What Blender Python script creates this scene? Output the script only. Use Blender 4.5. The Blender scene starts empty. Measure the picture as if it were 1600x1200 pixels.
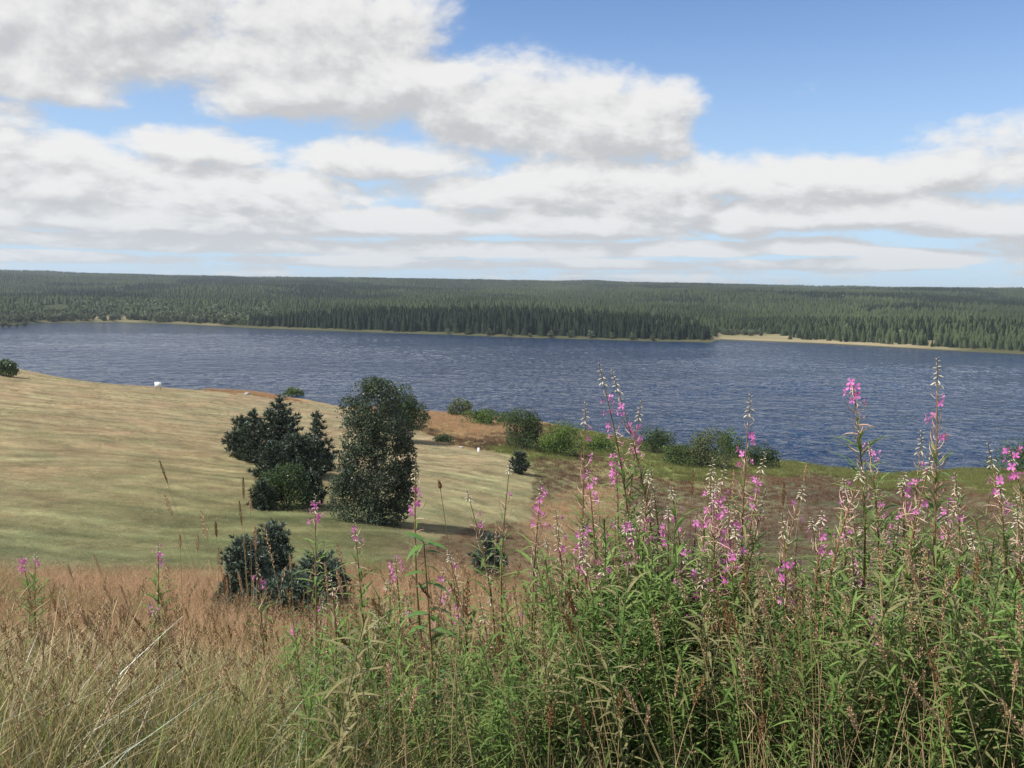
import bpy, math, random
import numpy as np
from mathutils import Matrix, Vector, Euler

# ------------------------------------------------------------------ camera, sky, sun, exposure
SC = bpy.context.scene
R = math.radians
EYE = 32.0                      # eye height above the lake, metres
FPX = 1350.0                    # focal length in photo pixels (photo is 1600 wide)
PITCH, ROLL = R(6.13), R(1.0)
CAM_ROT = Matrix.Rotation(R(90) - PITCH, 3, 'X') @ Matrix.Rotation(ROLL, 3, 'Z')
cam_d = bpy.data.cameras.new('camera')
cam_d.sensor_width = 36.0
cam_d.lens = 36.0 * FPX / 1600.0
cam_d.clip_start = 0.05
cam_d.clip_end = 30000
cam = bpy.data.objects.new('camera', cam_d)
SC.collection.objects.link(cam)
cam.matrix_world = Matrix.Translation((0, 0, EYE)) @ CAM_ROT.to_4x4()
SC.camera = cam

SUN_EL, SUN_AZ = R(52), R(-112)          # azimuth clockwise from the view axis (+Y); the sun stands to the left
SUN_DIR = Vector((math.sin(SUN_AZ) * math.cos(SUN_EL), math.cos(SUN_AZ) * math.cos(SUN_EL), math.sin(SUN_EL)))
sun_d = bpy.data.lights.new('sun', 'SUN')
sun_d.energy = 5.0
sun_d.angle = R(0.53)
sun_d.color = (1.0, 0.955, 0.88)
sun = bpy.data.objects.new('sun', sun_d)
SC.collection.objects.link(sun)
sun.rotation_euler = SUN_DIR.to_track_quat('Z', 'Y').to_euler()
sun.location = SUN_DIR * 200

SC.view_settings.view_transform = 'Standard'
SC.view_settings.look = 'None'
SC.view_settings.exposure = 0.35
SC.view_settings.gamma = 1.0
SC.view_settings.use_curve_mapping = False
SC.render.engine = 'CYCLES'
SC.cycles.max_bounces = 6
SC.cycles.diffuse_bounces = 2
SC.cycles.glossy_bounces = 2
SC.cycles.transmission_bounces = 3
SC.cycles.volume_bounces = 1
SC.cycles.transparent_max_bounces = 6
SC.cycles.use_denoising = True

def ray(px, py):
    v = CAM_ROT @ Vector(((px - 800) / FPX, -(py - 600) / FPX, -1.0))
    return v.normalized()

def pt(px, py, d):
    """World point seen at photo pixel px,py at horizontal distance d."""
    v = ray(px, py)
    h = math.hypot(v.x, v.y)
    return Vector((v.x / h * d, v.y / h * d, EYE + v.z / h * d))

CR = np.array(CAM_ROT)
def project(P):
    """Photo pixel of world points (n,3), for reading the zones of the ground off the photograph."""
    q = (np.asarray(P, float) - np.array([0, 0, EYE])) @ CR
    w = np.maximum(-q[:, 2], 1e-3)
    return 800 + FPX * q[:, 0] / w, 600 - FPX * q[:, 1] / w, -q[:, 2] > 0.05

# ------------------------------------------------------------------ node helpers
class NT:
    def __init__(self, tree):
        self.t = tree; self.n = tree.nodes; self.l = tree.links
    def node(self, typ, **kw):
        nd = self.n.new(typ)
        for k, v in kw.items(): setattr(nd, k, v)
        return nd
    def put(self, sock, v):
        if v is None: return
        if isinstance(v, bpy.types.NodeSocket): self.l.new(v, sock)
        else: sock.default_value = v
    def m(self, op, a, b=None, c=None, clamp=False):
        nd = self.node('ShaderNodeMath', operation=op, use_clamp=clamp)
        for i, v in enumerate((a, b, c)):
            self.put(nd.inputs[i], v)
        return nd.outputs[0]
    def vm(self, op, a, b=None, c=None):
        nd = self.node('ShaderNodeVectorMath', operation=op)
        for i, v in enumerate((a, b, c)):
            self.put(nd.inputs[i], v)
        return nd.outputs['Value'] if op in ('DOT_PRODUCT', 'LENGTH', 'DISTANCE') else nd.outputs[0]
    def noise(self, vec, scale, detail=4, rough=0.55, dist=0.0, lac=2.0):
        nd = self.node('ShaderNodeTexNoise')
        self.put(nd.inputs['Vector'], vec)
        nd.inputs['Scale'].default_value = scale; nd.inputs['Detail'].default_value = detail
        nd.inputs['Roughness'].default_value = rough; nd.inputs['Distortion'].default_value = dist
        nd.inputs['Lacunarity'].default_value = lac
        return nd.outputs[0]
    def mix(self, f, a, b, blend='MIX'):
        nd = self.node('ShaderNodeMix', data_type='RGBA', blend_type=blend)
        self.put(nd.inputs[0], f)
        for s, v in ((nd.inputs[6], a), (nd.inputs[7], b)):
            if not isinstance(v, bpy.types.NodeSocket) and len(v) == 3: v = tuple(v) + (1,)
            self.put(s, v)
        return nd.outputs[2]
    def rng(self, v, a, b, c=0.0, d=1.0, smooth=False):
        nd = self.node('ShaderNodeMapRange')
        if smooth: nd.interpolation_type = 'SMOOTHSTEP'
        for i, x in enumerate((v, a, b, c, d)): self.put(nd.inputs[i], x)
        return nd.outputs[0]

# ------------------------------------------------------------------ world: Nishita sky with cumulus
world = bpy.data.worlds.new('World')
SC.world = world
world.use_nodes = True
wt = NT(world.node_tree)
wt.n.clear()
sky = wt.node('ShaderNodeTexSky', sky_type='NISHITA')
sky.sun_disc = False
sky.sun_elevation = SUN_EL
sky.sun_rotation = SUN_AZ
sky.altitude = 1000
sky.air_density = 1.0; sky.dust_density = 0.6; sky.ozone_density = 1.2

# clouds of the view: photo pixel of the flat base line, half width, rise above it, drop below it
CLOUDS = [(200, 60, 320, 130, 72), (490, 100, 200, 130, 72), (600, 130, 95, 75, 60), (700, 160, 100, 60, 60),
          (800, 185, 130, 100, 50), (900, 195, 130, 88, 48), (985, 210, 100, 62, 34), (1040, 210, 52, 70, 34), (420, 150, 130, 60, 36),
          (60, 125, 125, 70, 30), (145, 150, 62, 30, 20),
          (15, 230, 75, 66, 40), (110, 250, 85, 44, 24), (300, 232, 130, 30, 22), (610, 258, 150, 38, 22),
          (230, 300, 220, 50, 30), (430, 312, 120, 42, 20), (740, 300, 130, 30, 24), (910, 300, 165, 50, 34), (1030, 325, 90, 30, 20),
          (1120, 285, 75, 36, 20), (1240, 292, 150, 48, 28), (1340, 285, 75, 35, 26), (1530, 262, 135, 58, 30), (1585, 235, 60, 44, 30), (1160, 345, 45, 40, 20),
          (200, 345, 320, 26, 18), (620, 352, 190, 24, 14), (900, 352, 190, 24, 16), (1330, 338, 200, 26, 16), (1510, 350, 95, 22, 14),
          (320, 383, 360, 13, 9), (760, 392, 190, 13, 8), (1080, 392, 110, 12, 7), (1260, 390, 80, 14, 7), (1440, 408, 60, 15, 7),
          (90, 402, 130, 8, 6), (560, 410, 170, 8, 6), (1290, 415, 130, 8, 6), (930, 415, 110, 8, 5)]

def cloud_group():
    g = bpy.data.node_groups.new('cloud_field', 'ShaderNodeTree')
    g.interface.new_socket('Vector', in_out='INPUT', socket_type='NodeSocketVector')
    g.interface.new_socket('Field', in_out='OUTPUT', socket_type='NodeSocketFloat')
    t = NT(g)
    gi, go = t.node('NodeGroupInput'), t.node('NodeGroupOutput')
    v = t.vm('NORMALIZE', gi.outputs[0])
    sx = t.node('ShaderNodeSeparateXYZ'); t.put(sx.inputs[0], v)
    x, y, z = sx.outputs
    az = t.m('MULTIPLY', t.m('ARCTAN2', x, y), 180 / math.pi)
    el = t.m('MULTIPLY', t.m('ARCSINE', z), 180 / math.pi)
    zz = t.m('LOGARITHM', t.m('ADD', t.m('MAXIMUM', z, 0.0), 0.15), math.e)
    cc = t.node('ShaderNodeCombineXYZ')
    g_ = t.m('ADD', t.m('DIVIDE', 0.10, t.m('ADD', t.m('MAXIMUM', z, 0.0), 0.12)), 0.9)
    t.put(cc.inputs[0], t.m('MULTIPLY', x, g_)); t.put(cc.inputs[1], t.m('MULTIPLY', y, g_)); t.put(cc.inputs[2], t.m('MULTIPLY', zz, 0.62))
    n1 = t.noise(cc.outputs[0], 5.0, 6, 0.58, 0.35)
    n2 = t.noise(cc.outputs[0], 17.0, 5, 0.6, 0.2)
    ce = t.node('ShaderNodeCombineXYZ')
    wob = t.noise(cc.outputs[0], 9.0, 3, 0.5)
    t.put(ce.inputs[0], t.m('ADD', az, t.m('MULTIPLY', t.m('SUBTRACT', wob, 0.5), 3.0)))
    t.put(ce.inputs[1], el)
    p = ce.outputs[0]
    acc = None
    for (px, py, rx, up, dn) in CLOUDS:
        r0 = ray(px, py)
        a0 = math.degrees(math.atan2(r0.x, r0.y)); e0 = math.degrees(math.asin(r0.z))
        k = 180 / math.pi / FPX
        wx, wu, wd = rx * k, up * k, dn * k
        q = t.vm('MULTIPLY_ADD', p, (1 / wx, 1 / wu, 0), (-a0 / wx, -e0 / wu, 0))
        q2 = t.vm('MULTIPLY', q, (1, -wu / wd, 0))
        d = t.vm('DOT_PRODUCT', t.vm('MAXIMUM', q, q2), t.vm('MAXIMUM', q, q2))
        d = t.m('MINIMUM', d, 2.4)
        acc = d if acc is None else t.m('SMOOTH_MIN', acc, d, 0.35)
    F = t.m('SUBTRACT', 1.0, acc)
    # beyond the view the same cumulus field goes on at the same cover
    inside = t.m('MULTIPLY', t.rng(t.m('ABSOLUTE', az), 33, 42, 1, 0, True), t.rng(el, 19, 28, 1, 0, True))
    gen = t.m('SUBTRACT', t.m('MULTIPLY', t.noise(cc.outputs[0], 2.3, 2, 0.5), 5.0), 2.45)
    F = t.m('ADD', t.m('MULTIPLY', F, inside), t.m('MULTIPLY', gen, t.m('SUBTRACT', 1.0, inside)))
    F = t.m('ADD', F, t.m('MULTIPLY', t.rng(el, 1.0, 10.5, 0.95, 0.0, True), 1.0))
    F = t.m('ADD', F, t.m('MULTIPLY', t.m('SUBTRACT', n1, 0.5), t.rng(el, 2.0, 8.0, 5.4, 3.5)))
    F = t.m('ADD', F, t.m('MULTIPLY', t.m('SUBTRACT', n2, 0.5), 1.5))
    F = t.m('ADD', F, t.m('MULTIPLY', t.m('SUBTRACT', t.noise(cc.outputs[0], 46.0, 4, 0.6), 0.5), 0.55))
    t.put(go.inputs[0], F)
    return g
cg = cloud_group()
tc = wt.node('ShaderNodeTexCoord')
def field(vec):
    nd = wt.node('ShaderNodeGroup'); nd.node_tree = cg
    wt.put(nd.inputs[0], vec)
    return nd.outputs[0]
F0 = field(tc.outputs['Generated'])
F1 = field(wt.vm('ADD', tc.outputs['Generated'], (-0.010, 0.0, 0.020)))   # what stands between this spot and the sun
alpha = wt.rng(F0, -0.50, 0.60, 0, 1, True)
lit = wt.rng(wt.m('ADD', wt.m('MULTIPLY', F1, 0.42), wt.m('MULTIPLY', wt.m('SUBTRACT', F1, F0), 1.5)), -0.9, 1.7, 1, 0, True)
thin = wt.rng(F0, 0.0, 1.2, 0, 1)
ccol = wt.mix(lit, (0.455, 0.455, 0.46), (0.70, 0.692, 0.68))
sepw = wt.node('ShaderNodeSeparateXYZ'); wt.put(sepw.inputs[0], tc.outputs['Generated'])
low = wt.rng(sepw.outputs[2], -0.02, 0.14, 0.6, 0.0, True)      # distance pales the lowest clouds
ccol = wt.mix(low, ccol, (0.52, 0.555, 0.60))
SKY_S = 0.1
ccol = wt.vm('SCALE', ccol); wt.n[-1].inputs['Scale'].default_value = 1 / SKY_S
skyc = wt.vm('MULTIPLY', sky.outputs[0], (0.93, 1.08, 1.27))
pale = wt.rng(sepw.outputs[2], -0.02, 0.34, 0.85, 0.0, True)         # moist air whitens the sky towards the horizon
skyc = wt.mix(pale, skyc, (4.2, 5.6, 7.1))
bg = wt.node('ShaderNodeBackground')
wt.put(bg.inputs[0], wt.mix(wt.m('MULTIPLY', alpha, 0.97), skyc, ccol))
bg.inputs[1].default_value = SKY_S
wo = wt.node('ShaderNodeOutputWorld')
wt.put(wo.inputs[0], bg.outputs[0])
world.cycles.sampling_method = 'MANUAL'
world.cycles.sample_map_resolution = 512

# ------------------------------------------------------------------ small maths
rs = np.random.RandomState(7)
def _h(ix, iy, iz, seed):
    n = (ix * 374761393 + iy * 668265263 + iz * 2147483647 + seed * 1274126177) & 0xFFFFFFFF
    n = ((n ^ (n >> 13)) * 1274126177) & 0xFFFFFFFF
    return ((n ^ (n >> 16)) & 0xFFFF) / 65535.0
def vnoise(x, y, z=0.0, seed=0):
    x = np.asarray(x, float); y = np.asarray(y, float) + 0 * x; z = np.asarray(z, float) + 0 * x
    x0, y0, z0 = np.floor(x), np.floor(y), np.floor(z)
    fx, fy, fz = x - x0, y - y0, z - z0
    fx, fy, fz = [f * f * (3 - 2 * f) for f in (fx, fy, fz)]
    ix, iy, iz = x0.astype(np.int64), y0.astype(np.int64), z0.astype(np.int64)
    r = 0
    for a in (0, 1):
        for b in (0, 1):
            for c in (0, 1):
                r = r + _h(ix + a, iy + b, iz + c, seed) * np.where(a, fx, 1 - fx) * np.where(b, fy, 1 - fy) * np.where(c, fz, 1 - fz)
    return r
def fbm(x, y, z=0.0, seed=0, o=4):
    r, a, t = 0, 1.0, 0.0
    for i in range(o):
        r = r + a * vnoise(x * 2 ** i, y * 2 ** i, z * 2 ** i if not np.isscalar(z) or z else 0.0, seed + i); t += a; a *= .5
    return r / t
def sstep(a, b, x):
    t = np.clip((x - a) / (b - a), 0, 1); return t * t * (3 - 2 * t)

# ------------------------------------------------------------------ the near land: height over (azimuth, log distance)
CTRL = []
for px, rows in {
    -250: [(3, 1200), (6, 1110), (10, 1045), (18, 985), (30, 925), (40, 900), (60, 805), (90, 708), (130, 630), (180, 572), (230, 548)],
    0: [(3, 1200), (6, 1110), (10, 1050), (18, 990), (30, 930), (40, 905), (60, 810), (90, 715), (130, 640), (180, 590), (225, 571)],
    230: [(3, 1200), (6, 1110), (10, 1053), (18, 994), (30, 934), (41, 905), (60, 814), (90, 726), (130, 656), (180, 611), (205, 603)],
    400: [(3, 1200), (6, 1110), (10, 1060), (18, 1000), (30, 940), (42, 900), (60, 820), (90, 740), (130, 672), (180, 627), (225, 614)],
    600: [(3, 1200), (6, 1115), (10, 1062), (18, 1004), (30, 950), (43, 902), (60, 829), (90, 758), (130, 695), (180, 650), (215, 640)],
    800: [(3, 1200), (6, 1120), (10, 1066), (18, 1012), (30, 960), (45, 905), (65, 850), (90, 783), (130, 715), (165, 684), (195, 665)],
    1000: [(3, 1200), (6, 1125), (10, 1074), (18, 1020), (35, 955), (62, 880), (90, 818), (130, 745), (165, 706)],
    1200: [(3, 1200), (6, 1130), (10, 1080), (20, 1020), (40, 950), (65, 880), (90, 830), (120, 780), (150, 740)],
    1600: [(3, 1200), (6, 1130), (10, 1080), (20, 1022), (40, 955), (65, 888), (90, 838), (120, 790), (155, 741)],
    1850: [(3, 1200), (6, 1130), (10, 1082), (20, 1025), (40, 960), (65, 893), (90, 843), (120, 797), (155, 749)]}.items():
    for d, py in rows:
        v = ray(px, py); h = math.hypot(v.x, v.y)
        CTRL.append((math.atan2(v.x, v.y), d, -v.z / h * d))
SHORE = [(-300, 285), (0, 285), (200, 268), (400, 262), (530, 237), (650, 228), (800, 216), (900, 203), (1000, 188), (1100, 179),
         (1200, 175), (1300, 174), (1400, 173), (1500, 181), (1600, 187), (1850, 195)]
for px, d in SHORE:
    v = ray(px, 650); a = math.atan2(v.x, v.y)
    CTRL += [(a, d, 32.0), (a, d * 1.12, 33.0), (a, d * 1.5, 37.0)]
CA = np.array(CTRL)
def _feat(a, d): return np.stack([np.asarray(a) * 2.6, np.log(d)], -1)
XC = _feat(CA[:, 0], CA[:, 1]); YC = CA[:, 2] / CA[:, 1]
def _phi(A, B):
    r2 = ((A[:, None, :] - B[None]) ** 2).sum(-1) + 1e-9
    return 0.5 * r2 * np.log(r2)
n = len(XC)
M = np.zeros((n + 3, n + 3)); M[:n, :n] = _phi(XC, XC) + np.eye(n) * 2e-3
M[:n, n] = 1; M[:n, n + 1:] = XC; M[n, :n] = 1; M[n + 1:, :n] = XC.T
TPS = np.linalg.solve(M, np.concatenate([YC, [0, 0, 0]]))
def height(x, y):
    x = np.atleast_1d(np.asarray(x, float)); y = np.atleast_1d(np.asarray(y, float))
    az = np.arctan2(x, y); d = np.hypot(x, y)
    ac = np.clip(az, -0.76, 0.76); dc = np.clip(d, 3.0, 330.0)
    out = np.empty(len(x))
    for s in range(0, len(x), 20000):
        f = _feat(ac[s:s + 20000], dc[s:s + 20000])
        out[s:s + 20000] = _phi(f, XC) @ TPS[:len(XC)] + TPS[len(XC)] + f @ TPS[len(XC) + 1:]
    drop = out * dc
    k = np.clip(d / 3.0, 0, 1)
    drop = 1.52 * (1 - k) + drop * k
    w = sstep(0.8, 1.3, np.abs(az))
    drop = drop * (1 - w) + 1.7 * w
    bump = (fbm(x * .9, y * .9, 0.0, 3, 3) - .5) * 0.10 * sstep(2, 8, d) + (fbm(x * .09, y * .09, 0.0, 5, 3) - .5) * 0.7 * sstep(15, 70, d) * (1 - sstep(150, 200, d))
    return EYE - drop + bump
def hz(x, y): return float(height([x], [y])[0])
def gnd(px, py, dmax=290):
    """Where the sight line through a photo pixel meets the near land."""
    ds = np.exp(np.linspace(math.log(2.4), math.log(dmax), 700))
    v = ray(px, py); h = math.hypot(v.x, v.y)
    x, y, z = v.x / h * ds, v.y / h * ds, EYE + v.z / h * ds
    hit = np.nonzero(z < height(x, y))[0]
    i = hit[0] if len(hit) else 699
    return Vector((x[i], y[i], float(height(x[i:i + 1], y[i:i + 1])[0]))), float(ds[i])

# ------------------------------------------------------------------ mesh + object helpers
COL = SC.collection
def mesh_np(name, V, F, mat=None, smooth=False, cols=None):
    """V (n,3); F list of equal-size face arrays or (m,k) array."""
    me = bpy.data.meshes.new(name)
    V = np.asarray(V, np.float32)
    Fs = F if isinstance(F, list) else [F]
    Fs = [np.asarray(f, np.int32) for f in Fs if len(f)]
    loops = np.concatenate([f.ravel() for f in Fs]); cnt = np.concatenate([np.full(len(f), f.shape[1], np.int32) for f in Fs])
    me.vertices.add(len(V)); me.vertices.foreach_set('co', V.ravel())
    me.loops.add(len(loops)); me.loops.foreach_set('vertex_index', loops)
    me.polygons.add(len(cnt)); me.polygons.foreach_set('loop_start', np.concatenate([[0], np.cumsum(cnt)[:-1]]).astype(np.int32))
    if cols is not None:
        ca = me.color_attributes.new('soil', 'FLOAT_COLOR', 'POINT')
        ca.data.foreach_set('color', (cols if cols.shape[1] == 4 else np.concatenate([cols, np.ones((len(cols), 1))], 1)).astype(np.float32).ravel())
    me.update(calc_edges=True)
    if smooth: me.polygons.foreach_set('use_smooth', np.ones(len(cnt), bool))
    if mat: me.materials.append(mat)
    return me
class MB:
    def __init__(s): s.v = []; s.q = []; s.t = []; s.n = 0
    def add(s, V, Q=None, T=None):
        V = np.asarray(V, float)
        if Q is not None and len(Q): s.q.append(np.asarray(Q) + s.n)
        if T is not None and len(T): s.t.append(np.asarray(T) + s.n)
        s.v.append(V); s.n += len(V)
    def tube(s, P, rad, k=5):
        P = np.asarray(P, float); rad = np.broadcast_to(rad, len(P)); m = len(P)
        T = np.gradient(P, axis=0); T /= np.linalg.norm(T, axis=1)[:, None] + 1e-9
        ref = np.array([1., 0, 0]) if abs(T[0][0]) < .8 else np.array([0, 1., 0])
        U = np.cross(T, ref); U /= np.linalg.norm(U, axis=1)[:, None] + 1e-9
        W = np.cross(T, U)
        a = np.arange(k) * 2 * math.pi / k
        V = P[:, None] + rad[:, None, None] * (np.cos(a)[None, :, None] * U[:, None] + np.sin(a)[None, :, None] * W[:, None])
        i = np.arange(m - 1)[:, None] * k; j = np.arange(k)[None]
        Q = np.stack([i + j, i + (j + 1) % k, i + k + (j + 1) % k, i + k + j], -1).reshape(-1, 4)
        s.add(V.reshape(-1, 3), Q)
        s.t.append(np.array([[0, b + 1, b] for b in range(1, k - 1)]) + s.n - m * k + (m - 1) * k)
    def mesh(s, name, mat, smooth=False):
        F = []
        if s.q: F.append(np.concatenate(s.q))
        if s.t: F.append(np.concatenate(s.t))
        return mesh_np(name, np.concatenate(s.v), F, mat, smooth)
def obj(name, data, parent=None, mw=None, **props):
    o = bpy.data.objects.new(name, data)
    COL.objects.link(o)
    if parent: o.parent = parent
    if mw is not None: o.matrix_basis = mw
    for k, v in props.items(): o[k] = v
    return o
def thing(name, loc, label, cat, group=None, rz=0.0):
    o = obj(name, None, None, Matrix.Translation(loc) @ Matrix.Rotation(rz, 4, 'Z'), label=label, category=cat)
    o.empty_display_size = 0.2
    if group: o['group'] = group
    return o

# ------------------------------------------------------------------ materials
def leafmat(name, a, b, rough=0.55, trans=0.25, gloss=0.25, scale=1.5, island=0.5, inst=0.25, c=None, far=None):
    """a,b: two leaf colours; varied per leaf, per plant and by a soft noise over the crown."""
    m = bpy.data.materials.new(name); m.use_nodes = True
    t = NT(m.node_tree); t.n.clear()
    geo = t.node('ShaderNodeNewGeometry'); oi = t.node('ShaderNodeObjectInfo')
    isl = geo.outputs['Random Per Island']
    pos = geo.outputs['Position']
    nz = t.noise(pos, scale, 3, 0.6)
    f = t.m('ADD', t.m('MULTIPLY', isl, island), t.m('MULTIPLY', oi.outputs['Random'], inst))
    f = t.m('ADD', f, t.m('MULTIPLY', t.m('SUBTRACT', nz, 0.42), 1.6))
    col = t.mix(t.m('ADD', f, 0.0, clamp=True), a, b)
    if c is not None:
        col = t.mix(t.rng(isl, 0.88, 0.93), col, c)
    if far is not None:
        sc2, colf, lo, hi = far
        col = t.mix(t.rng(t.noise(pos, sc2, 3, 0.55), lo, hi), col, colf)
    ds = t.node('ShaderNodeBsdfDiffuse'); t.put(ds.inputs[0], col)
    out = ds.outputs[0]
    if trans:
        tr = t.node('ShaderNodeBsdfTranslucent'); t.put(tr.inputs[0], t.mix(0.5, col, (a[0] * 2 + .02, a[1] * 2.2 + .02, a[2]), 'MIX'))
        mx = t.node('ShaderNodeMixShader'); mx.inputs[0].default_value = trans
        t.put(mx.inputs[1], out); t.put(mx.inputs[2], tr.outputs[0]); out = mx.outputs[0]
    if gloss:
        gl = t.node('ShaderNodeBsdfGlossy'); gl.inputs['Roughness'].default_value = rough
        t.put(gl.inputs[0], (0.9, 0.95, 1.0, 1))
        fr = t.node('ShaderNodeLayerWeight'); fr.inputs[0].default_value = 0.2
        mx = t.node('ShaderNodeMixShader'); t.put(mx.inputs[0], t.m('MULTIPLY', fr.outputs['Fresnel'], gloss))
        t.put(mx.inputs[1], out); t.put(mx.inputs[2], gl.outputs[0]); out = mx.outputs[0]
    mo = t.node('ShaderNodeOutputMaterial'); t.put(mo.inputs[0], out)
    return m
MAT = {}
MAT['spruce'] = leafmat('spruce_needles', (0.028, 0.040, 0.021), (0.072, 0.090, 0.046), trans=0, gloss=0, scale=0.008, island=0.3, inst=0.3, far=(0.004, (0.082, 0.102, 0.048), 0.45, 0.75))
MAT['spruce_dark'] = leafmat('dark_spruce_needles', (0.010, 0.018, 0.012), (0.026, 0.036, 0.022), trans=0, gloss=0, scale=0.03, island=0.35, inst=0.5)
MAT['farleaf'] = leafmat('far_broadleaf', (0.06, 0.08, 0.045), (0.13, 0.15, 0.095), trans=0, gloss=0, scale=0.05, island=0.5, inst=0.5)
MAT['birch'] = leafmat('birch_leaves', (0.032, 0.050, 0.028), (0.105, 0.130, 0.080), scale=0.8, trans=0.15, gloss=0.3, island=0.35, inst=0, c=(0.12, 0.13, 0.06))
MAT['pine'] = leafmat('pine_needles', (0.020, 0.036, 0.020), (0.088, 0.115, 0.068), scale=1.2, trans=0.05, gloss=0.3, island=0.55, inst=0.1)
MAT['bluepine'] = leafmat('blue_pine_needles', (0.035, 0.058, 0.038), (0.13, 0.17, 0.12), scale=2.5, trans=0.05, gloss=0.3, island=0.7, inst=0.1)
MAT['bush'] = leafmat('willow_leaves', (0.035, 0.06, 0.015), (0.10, 0.14, 0.04), scale=0.6, trans=0.2, gloss=0.25, island=0.5, inst=0.15)
MAT['bush_bright'] = leafmat('bright_willow_leaves', (0.05, 0.09, 0.015), (0.12, 0.18, 0.035), scale=0.6, trans=0.2, gloss=0.25, island=0.5)
MAT['bush_dark'] = leafmat('dark_alder_leaves', (0.022, 0.045, 0.014), (0.07, 0.10, 0.03), scale=0.6, trans=0.15, gloss=0.25, island=0.5)
MAT['bush_olive'] = leafmat('olive_willow_leaves', (0.06, 0.08, 0.03), (0.13, 0.15, 0.065), scale=0.6, trans=0.15, gloss=0.25, island=0.5)
MAT['fwleaf'] = leafmat('fireweed_leaves', (0.040, 0.088, 0.020), (0.210, 0.300, 0.085), scale=3.0, trans=0.34, gloss=0.32, rough=0.38, island=0.55, inst=0.5, c=None)
MAT['fwleaf_dry'] = leafmat('drying_fireweed_leaves', (0.10, 0.14, 0.045), (0.24, 0.21, 0.10), scale=3.0, trans=0.2, gloss=0.4, rough=0.45, island=0.5, inst=0.6)
MAT['sapling'] = leafmat('sapling_leaves', (0.06, 0.14, 0.025), (0.13, 0.24, 0.06), scale=6.0, trans=0.3, gloss=0.7, rough=0.35, island=0.3, inst=0.6)
MAT['petal'] = leafmat('fireweed_petals', (0.54, 0.10, 0.40), (0.76, 0.27, 0.61), scale=8, trans=0.35, gloss=0.1, island=0.5, inst=0.6)
MAT['pod'] = leafmat('fireweed_pods', (0.44, 0.20, 0.16), (0.68, 0.50, 0.38), scale=8, trans=0.1, gloss=0.3, island=0.3, inst=0.9)
MAT['bud'] = leafmat('fireweed_buds', (0.42, 0.36, 0.25), (0.66, 0.60, 0.46), scale=8, trans=0.1, gloss=0.2, island=0.8, inst=0.2)
MAT['stem'] = leafmat('fireweed_stems', (0.13, 0.13, 0.04), (0.24, 0.11, 0.06), scale=5, trans=0, gloss=0.4, island=0.1, inst=0.5)
MAT['straw'] = leafmat('straw', (0.26, 0.16, 0.07), (0.50, 0.37, 0.19), scale=3, trans=0.1, gloss=0.3, island=0.5, inst=0.4)
MAT['straw_pale'] = leafmat('pale_straw', (0.55, 0.47, 0.28), (0.70, 0.62, 0.42), scale=3, trans=0.1, gloss=0.3, island=0.5, inst=0.4)
MAT['seed'] = leafmat('grass_seed_heads', (0.42, 0.24, 0.14), (0.70, 0.48, 0.30), scale=4, trans=0.15, gloss=0.15, island=0.6, inst=0.5)
MAT['seed_brown'] = leafmat('brown_seed_heads', (0.13, 0.06, 0.03), (0.30, 0.16, 0.07), scale=4, trans=0.1, gloss=0.15, island=0.5, inst=0.5)
MAT['grass'] = leafmat('green_grass', (0.10, 0.14, 0.035), (0.32, 0.34, 0.12), scale=1.5, trans=0.25, gloss=0.35, island=0.7, inst=0.2, c=(0.36, 0.27, 0.13))
MAT['grass_dry'] = leafmat('dry_grass', (0.30, 0.22, 0.11), (0.66, 0.53, 0.31), scale=0.9, trans=0.2, gloss=0.25, island=0.7, inst=0.2, c=(0.09, 0.12, 0.03))
MAT['grass_orange'] = leafmat('russet_grass', (0.27, 0.150, 0.085), (0.64, 0.41, 0.24), scale=0.5, trans=0.15, gloss=0.15, island=0.7, inst=0.35, c=(0.13, 0.15, 0.05), far=(0.35, (0.20, 0.19, 0.075), 0.56, 0.68))
MAT['heath'] = leafmat('heather', (0.084, 0.047, 0.034), (0.245, 0.145, 0.090), scale=0.10, trans=0.05, gloss=0.1, island=0.5, inst=0.3, far=(0.05, (0.10, 0.105, 0.042), 0.56, 0.70))
MAT['marsh'] = leafmat('marsh_grass', (0.10, 0.12, 0.032), (0.22, 0.21, 0.075), scale=0.10, trans=0.15, gloss=0.15, island=0.6, inst=0.3, c=(0.07, 0.10, 0.02))
MAT['bark'] = leafmat('bark', (0.07, 0.055, 0.04), (0.16, 0.13, 0.10), scale=4, trans=0, gloss=0.1, island=0.2, inst=0.2)
MAT['birchbark'] = leafmat('birch_bark', (0.10, 0.09, 0.08), (0.5, 0.48, 0.44), scale=3, trans=0, gloss=0.1, island=0.2, inst=0.2)
MAT['stone'] = leafmat('granite', (0.30, 0.28, 0.26), (0.52, 0.50, 0.47), scale=5, trans=0, gloss=0.1, island=0.0, inst=0.4)
MAT['whitepaint'] = leafmat('white_paint', (0.72, 0.73, 0.72), (0.80, 0.80, 0.79), scale=3, trans=0, gloss=0.3, island=0.1, inst=0.1)
MAT['greywood'] = leafmat('weathered_wood', (0.16, 0.14, 0.12), (0.28, 0.25, 0.21), scale=6, trans=0, gloss=0.1, island=0.3, inst=0.1)
MAT['whiteflower'] = leafmat('white_florets', (0.70, 0.70, 0.62), (0.85, 0.85, 0.80), scale=6, trans=0.2, gloss=0.1)

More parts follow.
